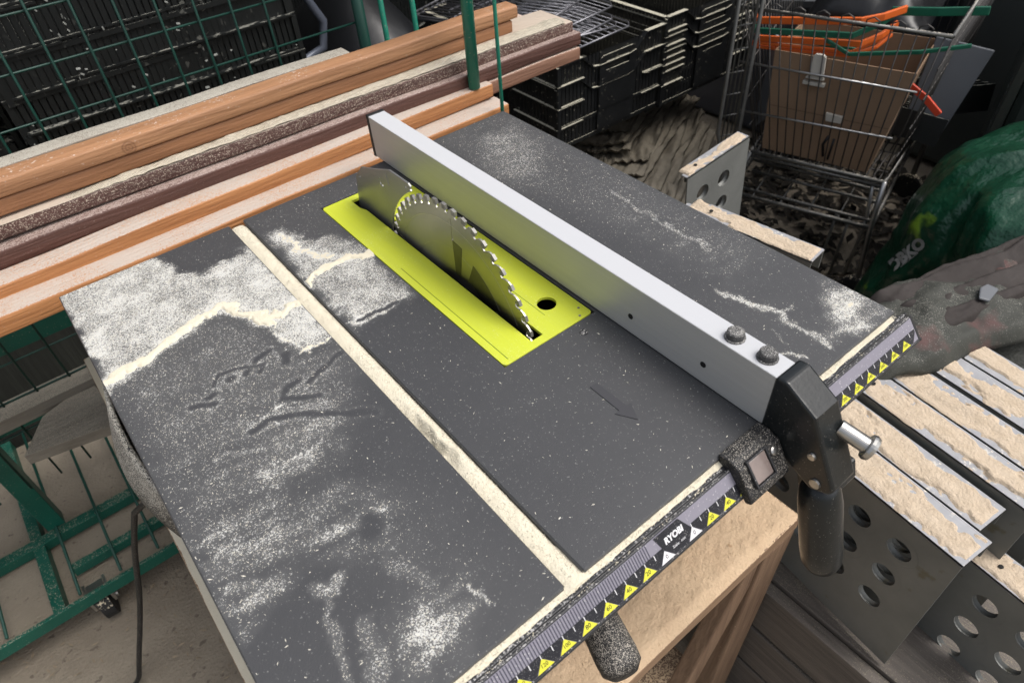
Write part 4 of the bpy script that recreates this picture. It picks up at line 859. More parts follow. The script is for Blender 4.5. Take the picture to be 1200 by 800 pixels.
# wood shavings caught on the dark crates
b = MB()
for _ in range(260):
    x = .02+.60*random.random(); z = .60+.40*random.random(); y = 1.602+random.uniform(-.012,.0); 
    if mnoise.noise(Vector((x*7, z*7, 4))) < -.05: continue
    a_ = random.uniform(0,PI); L_ = random.uniform(.002,.009); cx_, cz_ = math.cos(a_)*L_, math.sin(a_)*L_
    b.add([(x,y,z),(x+cx_,y-.002,z+cz_),(x+cx_-cz_*.35,y-.006,z+cz_+cx_*.35),(x-cz_*.35,y-.003,z+cx_*.35)],[(0,1,2,3)])
o = b.build('wood_shavings', M['shaving'], fix=False); tag(o, 'pale wood shavings caught on the shadowed crates behind the green mesh', 'shavings', kind='stuff')
# far crates seen over the timbers
for (x,y,z,rz,wd) in ((1.00,1.92,.42,.25,'tilted left, nearest behind the slim green posts'),(1.10,2.35,.40,.1,'further back behind the slim green posts'),(.80,2.5,.5,.3,'farthest left behind the thick green corner post'),(1.25,2.9,.3,.1,'farthest, against the dark shed wall')):
    for i in range(3):
        c = copy_tree(cr1, loc=(x,y,z+.07*i-.14), rz=rz+random.uniform(-.05,.05), label='%s black crate %s' % (('lowest','middle','uppermost')[i], wd)); c['group'] = 'far black crates in the yard'
for r_ in (cr0, cr1):
    for ch_ in [x for x in bpy.data.objects if x.parent == r_]: bpy.data.objects.remove(ch_)
    bpy.data.objects.remove(r_)
# ------------------------------------------------------------------ WIRE RACKS
def make_rack():
    root = empty('wire_rack', (0,0,0), 'x', 'wire rack', 'dark wire racks heaped on the crates')
    b = MB(); c = .02
    b.tube([(c,0,0),(.26-c,0,0),(.26,c,0),(.26,.42-c,0),(.26-c,.42,0),(c,.42,0),(0,.42-c,0),(0,c,0),(c,0,0)], .0028, 6); b.build('frame', M['wire_dark'], root, smooth=True)
    b = MB()
    for i in range(11): x = .022+i*.0216; b.tube([(x,.0,.001),(x,.42,.001)], .0014, 5)
    for y in (.14,.28): b.tube([(0,y,-.002),(.26,y,-.002)], .0016, 5)
    b.build('wires', M['wire_dark'], root, smooth=True)
    return root
rk = make_rack()
spots = [(1.20,1.33,.655,.02,-.02,0.02),(1.175,1.36,.663,-.05,.03,.22),(1.17,1.345,.671,.02,-.03,.10),(1.16,1.36,.680,.03,.05,-.06),(1.18,1.40,.690,-.02,.03,.35),(1.21,1.37,.698,.06,.02,.16),(1.15,1.40,.708,-.05,-.02,.28)]
for i, (x,y,z,rx,ry,rz) in enumerate(spots):
    copy_tree(rk, loc=(x,y,z), rz=(rx,ry,rz), label='%s dark wire rack of the heap on the crate stack' % ('lowest','second lowest','third lowest','middle','third highest','second highest','topmost')[i])
for ch_ in [x for x in bpy.data.objects if x.parent == rk]: bpy.data.objects.remove(ch_)
bpy.data.objects.remove(rk)
# ------------------------------------------------------------------ GREY TABLE WITH GREEN EDGE
gt = empty('low_table', (2.2,2.5,0), 'sandy grey tabletop with a dark green edge behind the black crates', 'table')
b = MB(); b.box((1.60,1.922,.380),(3.05,3.0,.398)); b.build('tabletop', M['table_top_grey'], gt)
b = MB(); b.box((1.60,1.895,.355),(3.06,1.921,.405)); b.box((1.575,1.895,.355),(1.599,3.0,.404)); b.build('edge_rail', M['green_dark'], gt, bevel=.003)
for x,y in ((1.68,1.96),(3.0,1.96),(1.68,2.95),(3.0,2.95)): b = MB(); b.box((x-.02,y-.01,0),(x+.02,y+.03,.354)); b.build('leg', M['green_dark'], gt)
# ------------------------------------------------------------------ PAPER SACKS
def sack(x0, y0, L_, W_, zt, rz, seed, label, tilt=.10):
    c, s_ = math.cos(rz), math.sin(rz)
    nu, nv = 34, 90; th = .006
    def pt(u, v, top):
        Y = (v-.5)*L_*(1+.05*mnoise.noise(Vector((u*4,seed,2)))); X = (u-.5)*W_+.009*mnoise.noise(Vector((Y*7,seed,1)))+.0025*mnoise.noise(Vector((Y*26,seed,4)))
        cr = .010*(.45-abs(mnoise.noise(Vector((X*30+2*mnoise.noise(Vector((X*5,Y*5,seed))), Y*4, seed+2))))*2)+.006*(.45-abs(mnoise.noise(Vector((X*75, Y*12, seed+6))))*2)+.004*mnoise.noise(Vector((X*60,Y*50,seed)))
        z = zt+tilt*X+.012*mnoise.noise(Vector((X*6,Y*6,seed+3)))+cr
        if not top: z -= th
        return (x0+X*c-Y*s_, y0+X*s_+Y*c, z)
    b = MB(); b.grid(nu, nv, lambda u, v: pt(u, v, True)); n0 = len(b.v); b.grid(nu, nv, lambda u, v: pt(u, v, False)); w = nu+1
    rim = [i for i in range(w)]+[j*w+nu for j in range(1,nv+1)]+[nv*w+i for i in range(nu-1,-1,-1)]+[j*w for j in range(nv-1,0,-1)]
    fs = [(rim[k], rim[(k+1)%len(rim)], rim[(k+1)%len(rim)]+n0, rim[k]+n0) for k in range(len(rim))]
    b.f += fs; b.m += [0]*len(fs)
    o = b.build('paper_sack', M['paper'], smooth=True, fix=False); return tag(o, label, 'sack', 'flattened paper sacks under the crates')
ORD = ['lowest','second lowest','third','fourth','fifth','sixth','seventh','eighth','ninth','tenth','eleventh','twelfth','thirteenth','uppermost']
for k in range(14):
    t = k/13
    sack(1.47+.26*t+random.uniform(-.015,.015), 1.13+.50*t, .60+random.uniform(-.06,.06), .20, (.180+.0105*k), -1.08+random.uniform(-.07,.07), 3.+6.3*k, '%s flattened paper sack of the front pile under the black crates' % ORD[k] if k in (0,13) else '%s flattened paper sack counted from the front of the pile' % ORD[k], tilt=.16)
for k in range(4):
    sack(1.22+.05*k, 1.33+.09*k, .5, .20, .185+.022*k, -1.02+random.uniform(-.06,.06), 90.+7*k, '%s grey sack of the small pile hidden behind the saw corner' % ('lowest','second','third','top')[k], tilt=.14)
b = MB(); b.box((1.12,1.20,0),(1.92,1.78,.145)); o = b.build('pallet_deck', M['w_pallet'], bevel=.004); tag(o, 'low wooden deck under the pile of flattened paper sacks', 'pallet')
# ------------------------------------------------------------------ SHOPPING TROLLEY
cart = empty('shopping_trolley', (2.0,.95,0), 'wire shopping trolley loaded with a cardboard box and orange and green basket handles', 'shopping trolley')
fd = Vector((-.291,.957,0)); bk_ = Vector((.957,.291,0))
TL, TR = Vector((1.53,1.05,.75)), Vector((1.673,.606,.75))
ML, MR = Vector((1.536,1.035,.619)), Vector((1.659,.632,.622))
LL, LR = Vector((1.541,1.017,.493)), Vector((1.654,.648,.503))
BL, BRt = Vector((1.557,.962,.386)), Vector((1.657,.632,.388))
b = MB(); b.tube([TL,TR],.0045,8); b.build('top_rim', M['chrome_dull'], cart, smooth=True)
b = MB(); b.tube([BL,BRt],.0060,8); b.tube([BL-Vector((0,0,.012)),BRt-Vector((0,0,.012))],.0045,8); b.build('lower_rim', M['chrome_dull'], cart, smooth=True)
b = MB(); b.tube([ML,MR],.0030,6); b.tube([LL,LR],.0030,6); b.build('front_cross_wires', M['chrome'], cart, smooth=True)
b = MB(); nV = 17
for i in range(nV):
    s = .03+.94*i/(nV-1); p = TL.lerp(TR, s); q = BL.lerp(BRt, min(1,max(0,(s-.0))))
    b.tube([q, p+Vector((0,0,.002))], .0017, 5)
for i in range(2, nV-1, 2):
    s = .03+.94*i/(nV-1); s2 = .03+.94*(i+1)/(nV-1); p = TL.lerp(TR, s); p2 = TL.lerp(TR, s2); m_ = (p+p2)/2
    b.tube([p, p+Vector((0,0,.010)), m_+Vector((0,0,.017)), p2+Vector((0,0,.010)), p2], .0017, 5)
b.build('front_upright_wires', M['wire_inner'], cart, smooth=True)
# right side, left side, floor and back of the basket
LEN, RISE = .78, .02
def side(T0, B0, flare, nm):
    T1 = T0+bk_*LEN+fd*flare+Vector((0,0,.10)); B1 = B0+bk_*(LEN-.14)+fd*flare*.6+Vector((0,0,.0))
    b = MB(); b.tube([T0,T1],.0045,8); b.tube([B0,B1],.0055,8); b.tube([T1,B1],.005,8); b.build(nm+'_rim', M['chrome_dull'], cart, smooth=True)
    b = MB()
    for i in range(1,30): s = i/30; b.tube([B0.lerp(B1,s),T0.lerp(T1,s)],.0017,5)
    for k in (1,2,3,4): s = k/5; b.tube([B0.lerp(T0,s),B1.lerp(T1,s)],.0022,5)
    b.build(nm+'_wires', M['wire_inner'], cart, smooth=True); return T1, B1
T1r, B1r = side(TR, BRt, -.05, 'side'); T1l, B1l = side(TL, BL, .05, 'side')
b = MB()
for i in range(1,22): s = i/22; b.tube([BL.lerp(BRt,s),B1l.lerp(B1r,s)],.0019,5)
for i in range(1,12): s = i/12; b.tube([BL.lerp(B1l,s),BRt.lerp(B1r,s)],.0022,5)
for i in range(1,18): s = i/18; b.tube([B1l.lerp(B1r,s),T1l.lerp(T1r,s)],.0017,5)
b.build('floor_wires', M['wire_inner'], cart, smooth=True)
b = MB(); h0 = T1l+bk_*.06+Vector((0,0,.05)); h1 = T1r+bk_*.06+Vector((0,0,.05)); b.tube([T1l,h0,h1,T1r],.013,12); b.build('handle', M['blue_grey'], cart, smooth=True)
RL, RR_ = Vector((1.545,1.000,.248)), Vector((1.659,.626,.252))
b = MB(); b.tube([RL,RR_],.0060,8); b.tube([RL+bk_*.012+Vector((0,0,.014)),RR_+bk_*.012+Vector((0,0,.014))],.0045,8)
for s in (.0,.18,.38,.58,.78,.95): b.tube([RL.lerp(RR_,s)+Vector((0,0,.005)), (RL.lerp(RR_,s)+bk_*.62+Vector((0,0,.06)))],.0025,5)
b.tube([RL,RL+bk_*.65+Vector((0,0,.06))],.006,8); b.tube([RR_,RR_+bk_*.65+Vector((0,0,.06))],.006,8)
for z_ in (.335,.30): b.tube([BL+bk_*.05+Vector((0,0,z_-.386)),BRt+bk_*.05+Vector((0,0,z_-.388))],.0045,6)
b.build('lower_tray', M['chrome_dull'], cart, smooth=True)
FR = Vector((1.664,.612,.065)); 
b = MB(); b.tube([BRt+Vector((0,0,.002)),RR_,FR],.0068,10); b.build('front_leg', M['chrome'], cart, smooth=True)
b = MB(); b.tube([BRt+Vector((.004,.03,0)),RR_+Vector((.01,.02,0)),Vector((1.68,.66,.065))],.0050,8); b.build('front_leg', M['chrome'], cart, smooth=True)
for dx in (.02,.055): 
    b = MB(); b.tube([RR_+fd*(.04+dx)+bk_*.03,RR_+fd*(.045+dx)+bk_*.03+Vector((0,0,-.20))],.0042,6); b.build('castor_stay', M['chrome_dull'], cart, smooth=True)
b = MB(); b.tube([BL,RL,RL+Vector((0,.01,-.19))],.0068,10); b.build('front_leg', M['chrome_dull'], cart, smooth=True)
for nm, T_, B_ in (('l',T1l,B1l),('r',T1r,B1r)):
    b = MB(); b.tube([B_,B_+bk_*.05+Vector((0,0,-.20)),Vector((B_.x,B_.y,.08))],.0085,10); b.build('rear_leg', M['chrome_dull'], cart, smooth=True)
for p in ((1.664,.612),(1.545,1.01),(B1l.x,B1l.y),(B1r.x,B1r.y)):
    b = MB(); b.lathe((p[0]-.012,p[1],.045),(1,.1,0),[(0,.036),(.003,.044),(.021,.044),(.024,.036)],20); b.build('castor', M['rubber'], cart)
# cardboard box standing in the trolley
def loc2w(o_, s, t, z): return o_+fd*s+bk_*t+Vector((0,0,z))
o0 = Vector((1.571,.948,.394))+bk_*.010
b = MB(); c8 = [(-.005,0,0),(-.278,0,0),(-.278,.23,0),(-.005,.23,0),(.012,0,.262),(-.312,0,.262),(-.312,.23,.262),(.012,.23,.262)]
b.add([loc2w(o0,*c) for c in c8],[(0,1,5,4),(1,2,6,5),(2,3,7,6),(3,0,4,7),(0,3,2,1)])
box = b.build('cardboard_box', M['cardboard'], solid=.004); tag(box, 'open brown cardboard box standing upright inside the shopping trolley', 'box')
b = MB(); b.add([loc2w(o0,.0025,-.0026,.122),loc2w(o0,-.294,-.0026,.122),loc2w(o0,-.294,-.0026,.1235),loc2w(o0,.0025,-.0026,.1235)],[(0,1,2,3)]); b.build('fold_line', mat('cardboard_crease',(.15,.095,.055),.9), box, fix=False)
b = MB(); b.tube([loc2w(o0,-.165,-.006,.018),loc2w(o0,-.157,-.006,.05),loc2w(o0,-.166,-.006,.075)],.0032,6); b.tube([loc2w(o0,-.178,-.006,.012),loc2w(o0,-.180,-.006,.070)],.0026,6); o = b.build('dark_scrap', M['dark_film'], smooth=True); tag(o, 'dark sooty scrap clinging to the lower front of the cardboard box', 'scrap')
b = MB(); b.prism([(-.165,.118),(-.128,.118),(-.124,.138),(-.166,.136)], lambda u,v,t: loc2w(o0,u-.02,-.010+t,v-.004), 0,.008); o = b.build('plastic_clip', M['white_plastic'], bevel=.001); tag(o, 'small white plastic clip at the middle of the cardboard box front', 'clip')
b = MB(); b.prism([(-.082,.215),(-.118,.215),(-.112,.268),(-.106,.273),(-.088,.273),(-.083,.268)], lambda u,v,t: loc2w(o0,u,-.014+t,v), 0,.008); b.prism([(-.072,.197),(-.125,.197),(-.125,.205),(-.072,.205)], lambda u,v,t: loc2w(o0,u,-.014+t,v),0,.012); b.prism([(-.076,.212),(-.120,.212),(-.120,.216),(-.076,.216)], lambda u,v,t: loc2w(o0,u,-.014+t,v),0,.012); o = b.build('plastic_bracket', M['white_plastic'], bevel=.001); tag(o, 'white plastic bracket hooked over the top edge of the cardboard box', 'bracket')
# basket handles
def strap(pts, w_, th, m, label, grp='basket handles in the trolley'):
    b = MB()
    P_ = [loc2w(o0,p[0],p[1],p[2]-(0 if 'slanting' in label or 'bent' in label else .026)) for p in pts]; n = len(P_); vs = []
    for i, p in enumerate(P_):
        d = (P_[min(i+1,n-1)]-P_[max(i-1,0)]).normalized(); u = Vector((0,0,1)); u = (u-d*u.dot(d)).normalized(); r = d.cross(u)
        vs += [p+r*a*th/2+u*c*w_/2 for a,c in ((-1,-1),(1,-1),(1,1),(-1,1))]
    fs = [(i*4+k,i*4+(k+1)%4,(i+1)*4+(k+1)%4,(i+1)*4+k) for i in range(n-1) for k in range(4)]+[(0,1,2,3),((n-1)*4+3,(n-1)*4+2,(n-1)*4+1,(n-1)*4)]
    b.add(vs, fs); o = b.build('basket_handle', m, bevel=.002); return tag(o, label, 'basket handle', grp)
strap([(.10,.10,.33),(.085,.03,.338),(-.16,.03,.372),(-.20,.06,.378),(-.235,.12,.382)],.017,.008,M['orange_plastic'],'topmost orange basket handle lying across the trolley')
strap([(.10,.10,.312),(.085,.035,.312),(-.15,.035,.336),(-.20,.07,.362),(-.225,.12,.380)],.014,.008,M['green_plastic'],'green basket handle between the two orange ones')
strap([(.095,.10,.292),(.080,.04,.292),(-.17,.04,.318),(-.205,.08,.330),(-.225,.13,.345)],.015,.008,M['orange_plastic'],'orange basket handle right below the green one')
strap([(.10,.10,.28),(.088,.04,.280),(-.155,.04,.296),(-.20,.08,.318),(-.22,.13,.335)],.008,.008,M['orange_plastic'],'thin orange basket handle, second from the bottom')
strap([(.10,.10,.268),(.088,.042,.270),(-.150,.042,.286),(-.20,.085,.300),(-.22,.13,.318)],.008,.008,M['orange_plastic'],'thin orange basket handle, lowest of the orange bundle')
strap([(-.03,.10,.275),(-.10,.03,.290),(-.155,.02,.272),(-.30,.03,.298),(-.395,.06,.318)],.010,.006,M['green_plastic'],'long green handle bent over the cardboard box edge')
strap([(-.20,.16,.36),(-.30,.16,.372),(-.40,.18,.382)],.020,.006,M['green_plastic'],'green handle further back beside the orange bundle')
strap([(.06,.12,.262),(-.05,.12,.275),(-.15,.13,.268)],.012,.006,M['green_plastic'],'short green handle behind the rim of the cardboard box')
strap([(-.300,.05,.215),(-.345,.05,.190),(-.385,.05,.158)],.016,.008,M['red_plastic'],'red-orange handle slanting down at the right of the cardboard box')
# grey / dark things in and behind the trolley
def sheet(name, pts, m, label, cat, th=.01, sub=0):
    b = MB(); a = [Vector(p) for p in pts]; n_ = (a[1]-a[0]).cross(a[2]-a[0]).normalized()*th
    n = len(a); b.add(a+[p+n_ for p in a],[tuple(range(n)),tuple(range(2*n-1,n-1,-1))]+[(i,(i+1)%n,(i+1)%n+n,i+n) for i in range(n)])
    o = b.build(name, m, bevel=.002); return tag(o, label, cat)
sheet('folded_sheet', [loc2w(o0,.045,.05,.02),loc2w(o0,.055,.12,.26),loc2w(o0,-.010,.03,.20),loc2w(o0,.0,.03,.08)], M['pale_sheet'], 'grey folded plastic sheet at the left inside the trolley', 'sheet')
sheet('plastic_sheet', [loc2w(o0,-.305,.16,.03),loc2w(o0,-.40,.18,.05),loc2w(o0,-.44,.22,.26),loc2w(o0,-.31,.20,.28)], M['pale_sheet'], 'grey plastic sheet to the right of the cardboard box', 'sheet')
for i,(s,t,z,r_) in enumerate(((-.33,.24,.02,.3),(-.36,.40,.03,1.2))):
    c = MB(); c.box((-.10,-.07,0),(.10,.07,.004))
    for k in range(9): c.box((-.10+k*.0235,-.07,.004),(-.094+k*.0235,.07,.07))
    for k in range(6): c.box((-.10,-.07+k*.026,.030),(.10,-.066+k*.026,.036))
    o = c.build('plastic_grid', M['crate_far']); o.location = loc2w(o0,s,t,z); o.rotation_euler = (.1,.2,r_); tag(o, ('dark plastic grid tray lying in the trolley right of the box','dark plastic grid tray deeper inside the trolley')[i], 'tray')
b = MB(); b.grid(20,14,lambda u,v: tuple(loc2w(o0,.02-.30*u,.24+.30*v,.26+.14*math.sin(PI*v)*math.sin(PI*min(1,u*1.05))**.5+.02*mnoise.noise(Vector((u*6,v*6,2))))))
o = b.build('black_bag', M['dark_film'], smooth=True, solid=.004); tag(o, 'black plastic sack bulging at the back of the shopping trolley', 'bag')
# ------------------------------------------------------------------ GREY WIRE PANEL between crates and trolley
wp = empty('standing_grid', (1.42,1.02,0), 'tall narrow grey wire grid standing left of the shopping trolley', 'wire grid')
PA, PB = Vector((1.495,1.035,0)), Vector((1.532,.995,0))
b = MB(); lo, hi = .405, 1.25
b.tube([PA+Vector((0,0,hi)),PA+Vector((0,0,lo+.03)),PA.lerp(PB,.15)+Vector((0,0,lo)),PB.lerp(PA,.15)+Vector((0,0,lo)),PB+Vector((0,0,lo+.03)),PB+Vector((0,0,hi))],.0052,8); b.build('frame_tube', M['wire_grey'], wp, smooth=True)
b = MB()
for s in (.22,.42,.62,.80): b.tube([PA.lerp(PB,s)+Vector((0,0,lo)),PA.lerp(PB,s)+Vector((0,0,hi))],.0020 if s!=.8 else .0042,6)
for k in range(13): z = lo+.02+k*.058; b.tube([PA+Vector((0,0,z)),PB+Vector((0,0,z+.012))],.0022,6)
b.build('wires', M['wire_grey'], wp, smooth=True)
b = MB(); b.beam(PA.lerp(PB,.5)+Vector((.0,.0,0)),PA.lerp(PB,.5)+Vector((0,0,lo+.002)),.02,.02,(0,1,0)); b.build('foot', M['wire_grey'], wp)

# ------------------------------------------------------------------ PERFORATED STEEL CHANNELS
def channel(x, y0, L_, H_, W_, ztop, rz, label, holes=True, tilt=0., rx=0., m=None, grp='perforated steel channels beside the bench', ragged=0., roww=.0580, colw=.0545, hr=(.0165,.0155)):
    root = bpy.data.objects.new('steel_channel', None); COL.objects.link(root); root.location = (x,y0,ztop); root.rotation_euler = (rx,tilt,rz); root.empty_display_size = .05
    WL[root.name] = Vector((0,0,0)); tag(root, label, 'steel channel', grp)
    f = lambda u,v,t: (t,u,v)       # u along length, v vertical (down from 0), t thickness
    hs = []; nr = int((H_-.04)/roww); ncol = int((L_-.03)/colw)
    cs = [(.058+colw*i, -.050-roww*j) for i in range(ncol) for j in range(nr) if .058+colw*i < L_-.02] if holes else []
    cs = [(u,v) for u,v in cs if -v+hr[1]+.01 < H_]
    for u,v in cs: hs.append(circ(u,v,hr[1],20))
    b = MB(); b.prism([(0,0),(0,-H_),(L_,-H_),(L_,0)], f, 0, .0022, hs)
    b.build('web', m or M['zinc'], root)
    b = MB()
    for u,v in cs:
        n = 20
        vs = []
        for r,t in ((hr[1]+.0085,-.0001),(hr[1]+.0050,.0012),(hr[1]+.0010,.0046),(hr[1]-.0010,.0080)): vs += [(t,u+r*math.cos(2*PI*k/n),v+r*math.sin(2*PI*k/n)) for k in range(n)]
        b.add(vs,[(i*n+k,i*n+(k+1)%n,(i+1)*n+(k+1)%n,(i+1)*n+k) for i in range(3) for k in range(n)])
    if cs: b.build('hole_collar', m or M['zinc'], root, smooth=True, fix=False)['kind'] = 'stuff'
    # top flange with an uneven far end
    b = MB(); n = 40
    def fl(u, v):
        y = L_*u; xx = W_*v
        return (xx, y, .0012+.0008*mnoise.noise(Vector((y*20+x*9,xx*30,1)))*1)
    b.add([(0,0,.0),(W_,0,.0),(W_,L_*.86,.0),(W_*.55,L_*.90,.0),(W_*.5,L_,.0),(0,L_,.0),(0,0,-.0022),(W_,0,-.0022),(W_,L_*.86,-.0022),(W_*.55,L_*.90,-.0022),(W_*.5,L_,-.0022),(0,L_,-.0022)],
          [(0,1,2,3,4,5),(11,10,9,8,7,6)]+[(i,(i+1)%6,(i+1)%6+6,i+6) for i in range(6)])
    b.build('top_flange', M['zinc_top'], root)
    # crust of sawdust lying along the flange
    b = MB(); 
    def crust(u, v):
        y = .003+(L_*.97-.003)*u; xx = W_*(.02+.95*v)
        e = max(0,min(1, v/.10, (1-v)/.08, u/.02+.05, (1-u)/.03))
        e_ = min(v, 1-v)
        mk = mnoise.noise(Vector((x*31+xx*42, y0*17+y*13, 3)))+.35*mnoise.noise(Vector((xx*150, y*110, x*50)))+.05+e_*1.5-.12*(v < .3)-.06*(y < .05)
        mk = max(0, min(1, mk/.22)); mk = mk*mk*(3-2*mk)
        nn = mnoise.noise(Vector((y*15+x*40+xx*20, xx*34, 5)))*.9+mnoise.noise(Vector((y*60, xx*90+x*20, 9)))*.3+.12*mnoise.noise(Vector((y*260, xx*260, 9)))
        return (xx+.0012*mnoise.noise(Vector((y*70,v*4,3))), y, -.0004+mk*e**.6*(.0024+.0036*max(-.5,nn)))
    b.grid(130, 30, crust)
    b.build('sawdust_crust', M['crust'], root, smooth=True, fix=False)['kind'] = 'stuff'
    b = MB(); b.box((W_-.0022,.0,-.030),(W_,L_*.86,-.0024)); b.build('inner_lip', M['zinc'], root)
    b = MB(); b.lathe((W_*.45,L_*.80,.0032),(0,0,1),[(0,.0028),(.0010,.0028)],12); b.build('rivet_hole', M['shadow_void'], root)
    return root
M['zinc_mid'] = mat('galvanised_sheet_mid', (.26,.265,.25), .55, .35, (.17,.175,.165), 14, bump=.1, bscale=60)
M['crust'] = mat('sawdust_crust', (.60,.50,.385), .95, nscale=60, col2=(.48,.385,.28), bump=.7, bscale=300, spec=.1)
rz8 = math.radians(-7)
channel(.571,.003,.270,.262,.0530,.650, rz8, 'nearest perforated steel channel, its pale zinc edge and round holes facing the bench')
channel(.628,.012,.255,.262,.0505,.648, rz8, 'second sawdust-crusted steel channel from the bench')
channel(.640,-.150,.160,.262,.0440,.560, rz8, 'lower perforated steel channel jutting out below the others at the right edge')
channel(.6835,-.020,.285,.262,.0500,.655, rz8, 'third steel channel from the bench, with a dark gap on either side')
channel(.738,-.040,.300,.262,.0510,.650, rz8, 'fourth steel channel, half covered by the camouflage tarp')
channel(.792,-.050,.320,.262,.0520,.652, rz8, 'fifth steel channel at the right edge under the tarp')
channel(.847,-.060,.330,.262,.0460,.650, rz8, 'sixth steel channel, outermost at the right')
# two short ones beyond the table's right edge
channel(.933,.584,.150,.20,.024,.800, math.radians(90), 'upright grey perforated channel standing behind the right side of the saw table', rx=-.10, roww=.050, colw=.052, hr=(.015,.0145), m=M['zinc_mid'])
channel(.727,.330,.200,.12,.036,.793, math.radians(7), 'sawdust-crusted channel lying along the right side of the saw table', holes=False)
# crate of grey boards that holds them
wc = empty('plank_crate', (.75,-.05,0), 'weathered grey wooden crate holding the steel channels right of the bench', 'crate')
for z0, z1 in ((.262,.372),(.140,.252),(.020,.130)):
    b = MB(); b.box((.545,-.55,z0),(.565,.24,z1)); b.build('side_plank', M['w_pallet'], wc, bevel=.002)
b = MB(); b.box((.5655,-.54,.02),(1.02,.24,.385)); 
b = MB(); b.box((.566,-.54,.360),(1.02,.235,.3795)); b.build('lid_boards', M['w_pallet'], wc, bevel=.002)
for x,y in ((.570,-.53),(.570,.20),(.99,.20),(.99,-.53)): b = MB(); b.box((x,y,0),(x+.03,y+.03,.3595)); b.build('corner_batten', M['w_pallet'], wc)
b = MB(); b.box((1.0205,-.55,.02),(1.04,.24,.37)); b.box((.566,.2355,.02),(1.02,.25,.37)); b.build('end_planks', M['w_pallet'], wc)
# support under the two outer channels
b = MB(); b.box((.70,.30,.0),(.98,.72,.575)); b.build('storage_box', M['w_dark'], bevel=.004); o = bpy.data.objects['storage_box']; tag(o, 'dark storage box under the channels at the right side of the saw', 'box')

# ------------------------------------------------------------------ TARP, JACKET, BAG
def cloth(name, nu, nv, fn, m, label, cat, th=.003):
    b = MB(); b.grid(nu, nv, fn); o = b.build(name, m, smooth=True, fix=False, solid=th); return tag(o, label, cat)
def tarp_fn(u, v):
    x = .728+.50*u+.03*v; y = (.200-.17*u)+(.16+.02*u)*v
    z = .668+.016*math.sin(PI*v)+.008*(.4-abs(mnoise.noise(Vector((x*8+y*6,y*14,4))))*2)+.018*mnoise.noise(Vector((x*9,y*8,1)))+.009*mnoise.noise(Vector((x*20,y*26,4)))+.004*mnoise.noise(Vector((x*60,y*50,7)))
    e = min(v/.10, 1); z -= .020*(1-e)**2
    z -= .16*max(0,(v-.80)/.2)**2+.03*max(0,(.06-u)/.06)
    return (x, y+.006*math.sin(u*23), z)
cloth('tarpaulin', 90, 60, tarp_fn, M['tarp'], 'camouflage green and maroon tarp draped over the steel channels at the right', 'tarpaulin', .004)
def jack(u, v):
    # flat draped cloth: overlapping straight pleats, far side hanging down
    x = .858+.55*u-.02*v+.006*mnoise.noise(Vector((v*4,u*6,2))); y = .192+.125*v-.150*u+.010*mnoise.noise(Vector((u*5,v*2,7)))
    k = v*3.2+.5*math.sin(u*4.2)+.25*mnoise.noise(Vector((u*5,v*4,1))); t = k-math.floor(k)
    z = .676+.013*(t**.6 if t < .86 else (1-t)/.14)+.004*mnoise.noise(Vector((x*14,y*20,3)))+.003*(.4-abs(mnoise.noise(Vector((x*30,y*60,5))))*2)
    z -= .30*max(0,(v-.86)/.14)**1.5+.020*max(0,1-v/.06)+.03*max(0,1-u/.05)
    return (x, y, z)
cloth('cloth', 110, 112, jack, M['jacket'], 'folded brown-grey cloth lying above the tarp at the right', 'cloth', .004)
b = MB(); b.prism([(0,0),(.05,.005),(.045,.03),(.02,.035),(-.01,.02)], lambda u,v,t: (.955+u*.7,.172+v*.6,.690+t+v*.1), 0,.004); o = b.build('paper_scrap', M['pale_sheet'], bevel=.002); tag(o, 'white scrap of plastic tucked under the brown cloth', 'scrap')
# dark support block under the heap
b = MB(); b.box((.97,-.12,0),(1.35,.20,.60)); o = b.build('dark_bin', M['w_dark'], bevel=.01); tag(o, 'dark bin under the tarp and cloth at the right edge', 'bin')
# green bag: slumped film sack
BC = Vector((1.60,.36,0))
def bagpt(th, h):
    """th around, h 0..1 up"""
    r = 1+.10*math.sin(3*th+1+h*4)+.03*math.sin(7*th+h*9)+.07*(.5-abs(mnoise.noise(Vector((math.cos(th)*2.2+7,math.sin(th)*2.2,h*3+1))))*2)+.03*(.5-abs(mnoise.noise(Vector((math.cos(th)*6+7,math.sin(th)*6,h*8+1))))*2)+.10*mnoise.noise(Vector((math.cos(th)*1.5,math.sin(th)*1.5,h*3)))+.035*mnoise.noise(Vector((math.cos(th)*6,math.sin(th)*6,h*9)))+.05*abs(mnoise.noise(Vector((math.cos(th)*3+h*3,math.sin(th)*3,h*4+5))))
    prof = (max(0,1-(2*h-.80)**4*.34))*(1 if h < .80 else max(.02,1-((h-.80)/.2)**2.6))
    rx, ry = .275*prof*r, .200*prof*r
    lean = .10*h
    a = math.radians(10)
    X, Y = rx*math.cos(th), ry*math.sin(th)
    return (BC.x+X*math.cos(a)-Y*math.sin(a)+lean, BC.y+X*math.sin(a)+Y*math.cos(a)-.06*h, (.66*h if h < .8 else .528+.09*((h-.8)/.2))+.02*mnoise.noise(Vector((th*2,h*5,9)))*h)
b = MB(); nu, nv = 120, 80
vs = [bagpt(2*PI*i/nu, j/nv) for j in range(nv+1) for i in range(nu)]
b.add(vs, [(j*nu+i,j*nu+(i+1)%nu,(j+1)*nu+(i+1)%nu,(j+1)*nu+i) for j in range(nv) for i in range(nu)]+[tuple(nv*nu+i for i in range(nu))])
bag = b.build('plastic_sack', M['bag'], smooth=True, fix=False); tag(bag, 'big shiny green plastic sack with white lettering leaning behind the cloth at the right', 'sack')
bag['label'] = 'big shiny green plastic sack with white lettering leaning behind the cloth at the right'
